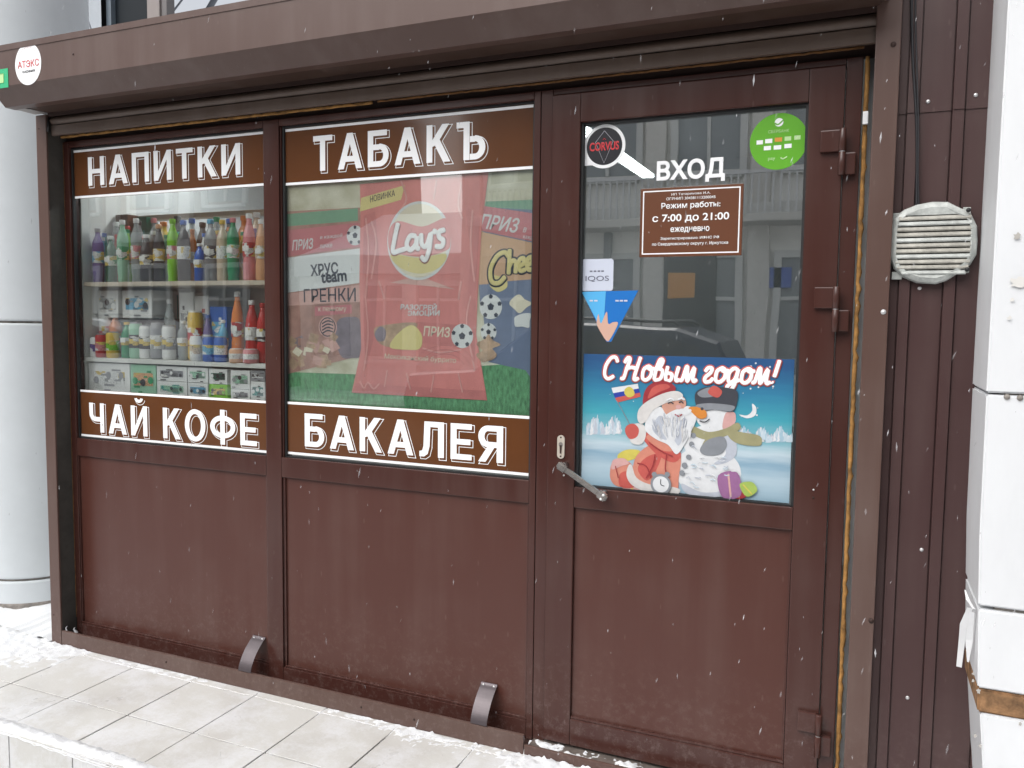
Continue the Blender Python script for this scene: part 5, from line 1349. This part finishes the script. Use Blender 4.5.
# ================================================================== LAMPS IN THE SHOP
def lamp(x0, x1, y0, y1, z, label, e):
    t = thing('ceiling_lamp', label, 'lamp', ((x0 + x1) / 2, (y0 + y1) / 2, z), 'strip lamps on the shop ceiling')
    MB().box(x0, x1, y0, y1, z, z + .04, SHELFP, .004).build('lamp_housing', t)
    mt_, nt, p = nodes('lamp_glow'); p.inputs['Emission Color'].default_value = (.94, .98, 1, 1); p.inputs['Emission Strength'].default_value = e
    MB().box(x0 + .01, x1 - .01, y0 + .01, y1 - .01, z - .012, z - .0005, mt_, .003).build('diffuser', t)
lamp(-1.25, -1.16, .75, 2.3, 2.3, 'lit white strip lamp on the ceiling seen through the door glass', 15)
lamp(-2.95, -2.25, .5, .62, 2.3, 'lit white strip lamp on the ceiling over the bottle shelves', 34)

# ================================================================== THE STREET BEHIND THE VIEWER (seen in the panes)
def house(name, label, x0, x1, yf, h, wall, n, seed, roofc):
    t = thing(name, label, 'building', ((x0 + x1) / 2, yf - 4, -.36))
    MB().box(x0, x1, yf - 8, yf, -.36, h, wall).build('wall', t)
    c_ = MB(); c_.box(x0 - .2, x1 + .2, yf, yf + .35, h - .5, h, roofc, .03); (c_.box(x0 - .1, x1 + .1, yf, yf + .2, 3.55, 3.8, roofc, .02) if h > 5 else None); c_.build('cornice', t)
    MB().prism([(yf - 8.2, h + .002), (yf + .3, h + .002), (yf - 4, h + 1.6)], x0 - .2, x1 + .2, mat('snowy_roof', (.7, .72, .75), .8)).build('roof', t)
    fr = mat('white_window_frame', (.62, .62, .6), .5); gl_ = mat('street_window_glass', (.27, .29, .3), .1)
    w_ = (x1 - x0) / n
    for i in range(n):
        xc = x0 + w_ * (i + .5)
        pb = MB(); pb.box(xc - w_ / 2 - .2, xc - w_ / 2 + .2, yf, yf + .16, -.36, h - .5, mat('pilaster_stone', (.66, .64, .6), .7, var=.1), .02); pb.build('pilaster', t)
        for zb, zt in ((.5, min(2.75, h - .8)), (4.5, 6.5)):
            if zt > h - .6: continue
            wf = MB(); a, b_ = xc - .62, xc + .62
            wf.box(a - .14, a, yf, yf + .1, zb - .1, zt + .14, fr); wf.box(b_, b_ + .14, yf, yf + .1, zb - .1, zt + .14, fr); wf.box(a, b_, yf, yf + .1, zt, zt + .14, fr); wf.box(a - .05, b_ + .05, yf, yf + .18, zb - .18, zb - .101, fr)
            wf.box(xc - .035, xc + .035, yf + .01, yf + .07, zb, zt, fr); wf.box(a, xc - .036, yf + .01, yf + .07, zb + 1.4, zb + 1.47, fr); wf.box(xc + .036, b_, yf + .01, yf + .07, zb + 1.4, zb + 1.47, fr)
            wo_ = wf.build('window', t)
            MB().box(a, b_, yf + .002, yf + .008, zb, zt, gl_).build('pane', wo_)
    return t
sbld = house('street_building', 'cream two-storey building with pilasters across the street', -8.2, 2.2, -14.2, 7.6, mat('cream_plaster', (.84, .83, .79), .8, var=.1, scale=2), 5, 1, mat('cream_trim', (.72, .71, .68), .7))
house('street_building', 'low grey pavilion under a snowy roof across the street', -13.6, -8.9, -15.4, 3.1, mat('grey_plaster', (.62, .62, .61), .8, var=.1, scale=2), 3, 2, mat('grey_trim', (.55, .55, .54), .7))
house('street_building', 'tall brown brick building at the far end across the street', -30, -14.2, -14.4, 8.0, mat('brown_brick', (.22, .15, .12), .85, var=.25, scale=5), 6, 2, mat('brick_trim', (.42, .4, .37), .7))
house('street_building', 'ochre building at the near end across the street', 3, 16, -14.4, 6.8, mat('ochre_plaster', (.5, .38, .22), .8, var=.1, scale=2), 5, 3, mat('ochre_trim', (.55, .5, .42), .7))
# the cream house's shop front and balcony
q = MB(); q.box(-4.15, -2.75, -14.199, -14.08, -.25, 2.9, mat('shop_door_dark', (.02, .022, .025), .2)); q.build('shop_door', sbld)
q = MB(); q.box(-3.75, -3.2, -14.079, -14.04, 1.95, 2.45, mat('orange_sign', (.65, .28, .04), .5)); q.build('sign_board', sbld)
q = MB(); q.box(-2.0, -1.35, -14.199, -14.1, 2.15, 2.55, mat('blue_sign', (.08, .14, .45), .5)); q.build('number_plate', sbld)
q = MB(); q.box(-7.6, .6, -14.199, -13.35, 3.35, 3.5, mat('balcony_slab', (.6, .58, .54), .8), .02)
for k_ in range(62): q.box(-7.55 + k_ * .131, -7.52 + k_ * .131, -13.42, -13.38, 3.501, 4.25, mat('balcony_rail', (.66, .66, .66), .5))
q.box(-7.6, .6, -13.44, -13.36, 4.2505, 4.32, mat('balcony_rail', (.66, .66, .66), .5)); q.build('balcony', sbld)
q = MB()
for a in (-6.9, -5.1, -.9): q.box(a, a + .16, -14.199, -14.05, -.36, 3.34, mat('drain_pipe', (.3, .31, .31), .5), .03)
q.build('drain_pipe', sbld)
def suv(xc, yc, label, paint, name='parked_car'):
    t = thing(name, label, 'car', (xc, yc, -.352))
    gz = -.352; B = MB()
    prof = [(-2.25, .45), (-2.3, .75), (-2.2, 1.05), (-1.2, 1.16), (-.45, 1.72), (.2, 1.8), (1.5, 1.76), (2.0, 1.6), (2.25, 1.1), (2.3, .7), (2.25, .42), (1.9, .36), (-1.9, .36)]
    bm = bmesh.new(); rows_ = []
    for yy, nar in ((-.92, 0), (-.86, 0), (.86, 0), (.92, 0)):
        row = []
        for a, z in prof:
            inn = .14 * max(0, (z - 1.1) / .7); yv = yy * (1 - inn); 
            if abs(yy) > .9: a *= .985; z = z if z < .5 else z - .03
            row.append(bm.verts.new((xc + a, yc + yv, gz + z)))
        rows_.append(row)
    n_ = len(prof)
    for a, b_ in zip(rows_, rows_[1:]):
        for i in range(n_): bm.faces.new([a[i], a[(i + 1) % n_], b_[(i + 1) % n_], b_[i]])
    bm.faces.new(rows_[0]); bm.faces.new(rows_[-1][::-1]); bmesh.ops.recalc_face_normals(bm, faces=bm.faces[:])
    B.frombm(bm, paint); B.build('body', t)
    G = mat('car_glass', (.012, .014, .018), .06)
    for s_ in (1,):
        y0 = yc + .805
        for pts in ([(-1.05, 1.2), (-.42, 1.64), (.28, 1.69), (.28, 1.18)], [(.36, 1.18), (.36, 1.69), (1.18, 1.67), (1.18, 1.18)], [(1.26, 1.18), (1.26, 1.66), (1.75, 1.55), (2.0, 1.2)]):
            w_ = MB(); w_.add([(xc + a, yc + .925 * (1 - .14 * max(0, (z - 1.1) / .7)) + .0, gz + z) for a, z in pts] + [(xc + a, yc + .925 * (1 - .14 * max(0, (z - 1.1) / .7)) - .03, gz + z) for a, z in pts], [[3, 2, 1, 0], [4, 5, 6, 7], [0, 1, 5, 4], [1, 2, 6, 5], [2, 3, 7, 6], [3, 0, 4, 7]], G); w_.build('side_window', t)
    RB = mat('tyre_rubber', (.015, .015, .016), .8); RM = mat('wheel_rim', (.4, .4, .42), .3, .8)
    for a in (-1.4, 1.4):
        for yy in (.9, -.7):
            w_ = MB().lathe([(.3, 0), (.35, .03), (.35, .19), (.3, .22)], (xc + a, yc + yy - .0 + .02, gz + .355), RB, 24, 'y').build('wheel', t)
            MB().lathe([(.22, -.005), (.2, .01), (.06, .015)], (xc + a, yc + yy + .03 - 0, gz + .355), RM, 20, 'y').build('rim', w_)
    rr = MB(); 
    for yy in (.62, -.62): rr.tube([(xc - .3, yc + yy, gz + 1.8), (xc - .2, yc + yy, gz + 1.86), (xc + 1.4, yc + yy, gz + 1.84), (xc + 1.5, yc + yy, gz + 1.78)], .02, BLACK, 6)
    rr.build('roof_rail', t)
    hl = MB(); hl.box(xc - 2.29, xc - 2.17, yc + .5, yc + .86, gz + .78, gz + .95, mat('lamp_lens', (.7, .7, .72), .1), .02); hl.build('headlight', t)
suv(-3.6, -8.2, 'dark blue estate car parked across from the door', mat('car_dark_blue', (.01, .016, .035), .25, spec=.5))
suv(-13.5, -8.4, 'silver car parked further along the street', mat('car_silver', (.45, .46, .48), .3, .5, coat=1.0))

# ================================================================== FALLING SNOW
fl = MB(); rnd = random.Random(21)
FLAKES = [mat('snowflake_thin', (.8, .8, .82), .8, alpha=.1), mat('snowflake', (.85, .85, .87), .8, alpha=.2), mat('snowflake_dense', (.85, .85, .87), .8, alpha=.34)]
cnt = 0
while cnt < 480:
    px_, py_ = rnd.uniform(-60, 1084), rnd.uniform(-60, 828); yy = -2.0 + 1.9 * rnd.random() ** .55
    p = at(px_, py_, yy)
    if p.z < .05: continue
    r_ = rnd.choice([.0006, .0008, .001, .0012, .0019]) * (1.0 if yy > -1.2 else .6)
    tilt = Vector((rnd.uniform(-.1, .4), 0, 1)).normalized() * r_ * rnd.uniform(2.5, 7)
    q_ = [p + tilt, p - tilt, p + Vector((r_, 0, 0)), p + Vector((0, r_, 0)), p - Vector((r_, 0, 0)), p - Vector((0, r_, 0))]
    fl.add(q_, [[0, 2, 3], [0, 3, 4], [0, 4, 5], [0, 5, 2], [1, 3, 2], [1, 4, 3], [1, 5, 4], [1, 2, 5]], rnd.choice([FLAKES[0], FLAKES[0], FLAKES[1], FLAKES[1], FLAKES[2]]))
    cnt += 1
tag(fl.build('falling_snow'), 'small snowflakes falling in front of the shop', 'snow', None, 'stuff')
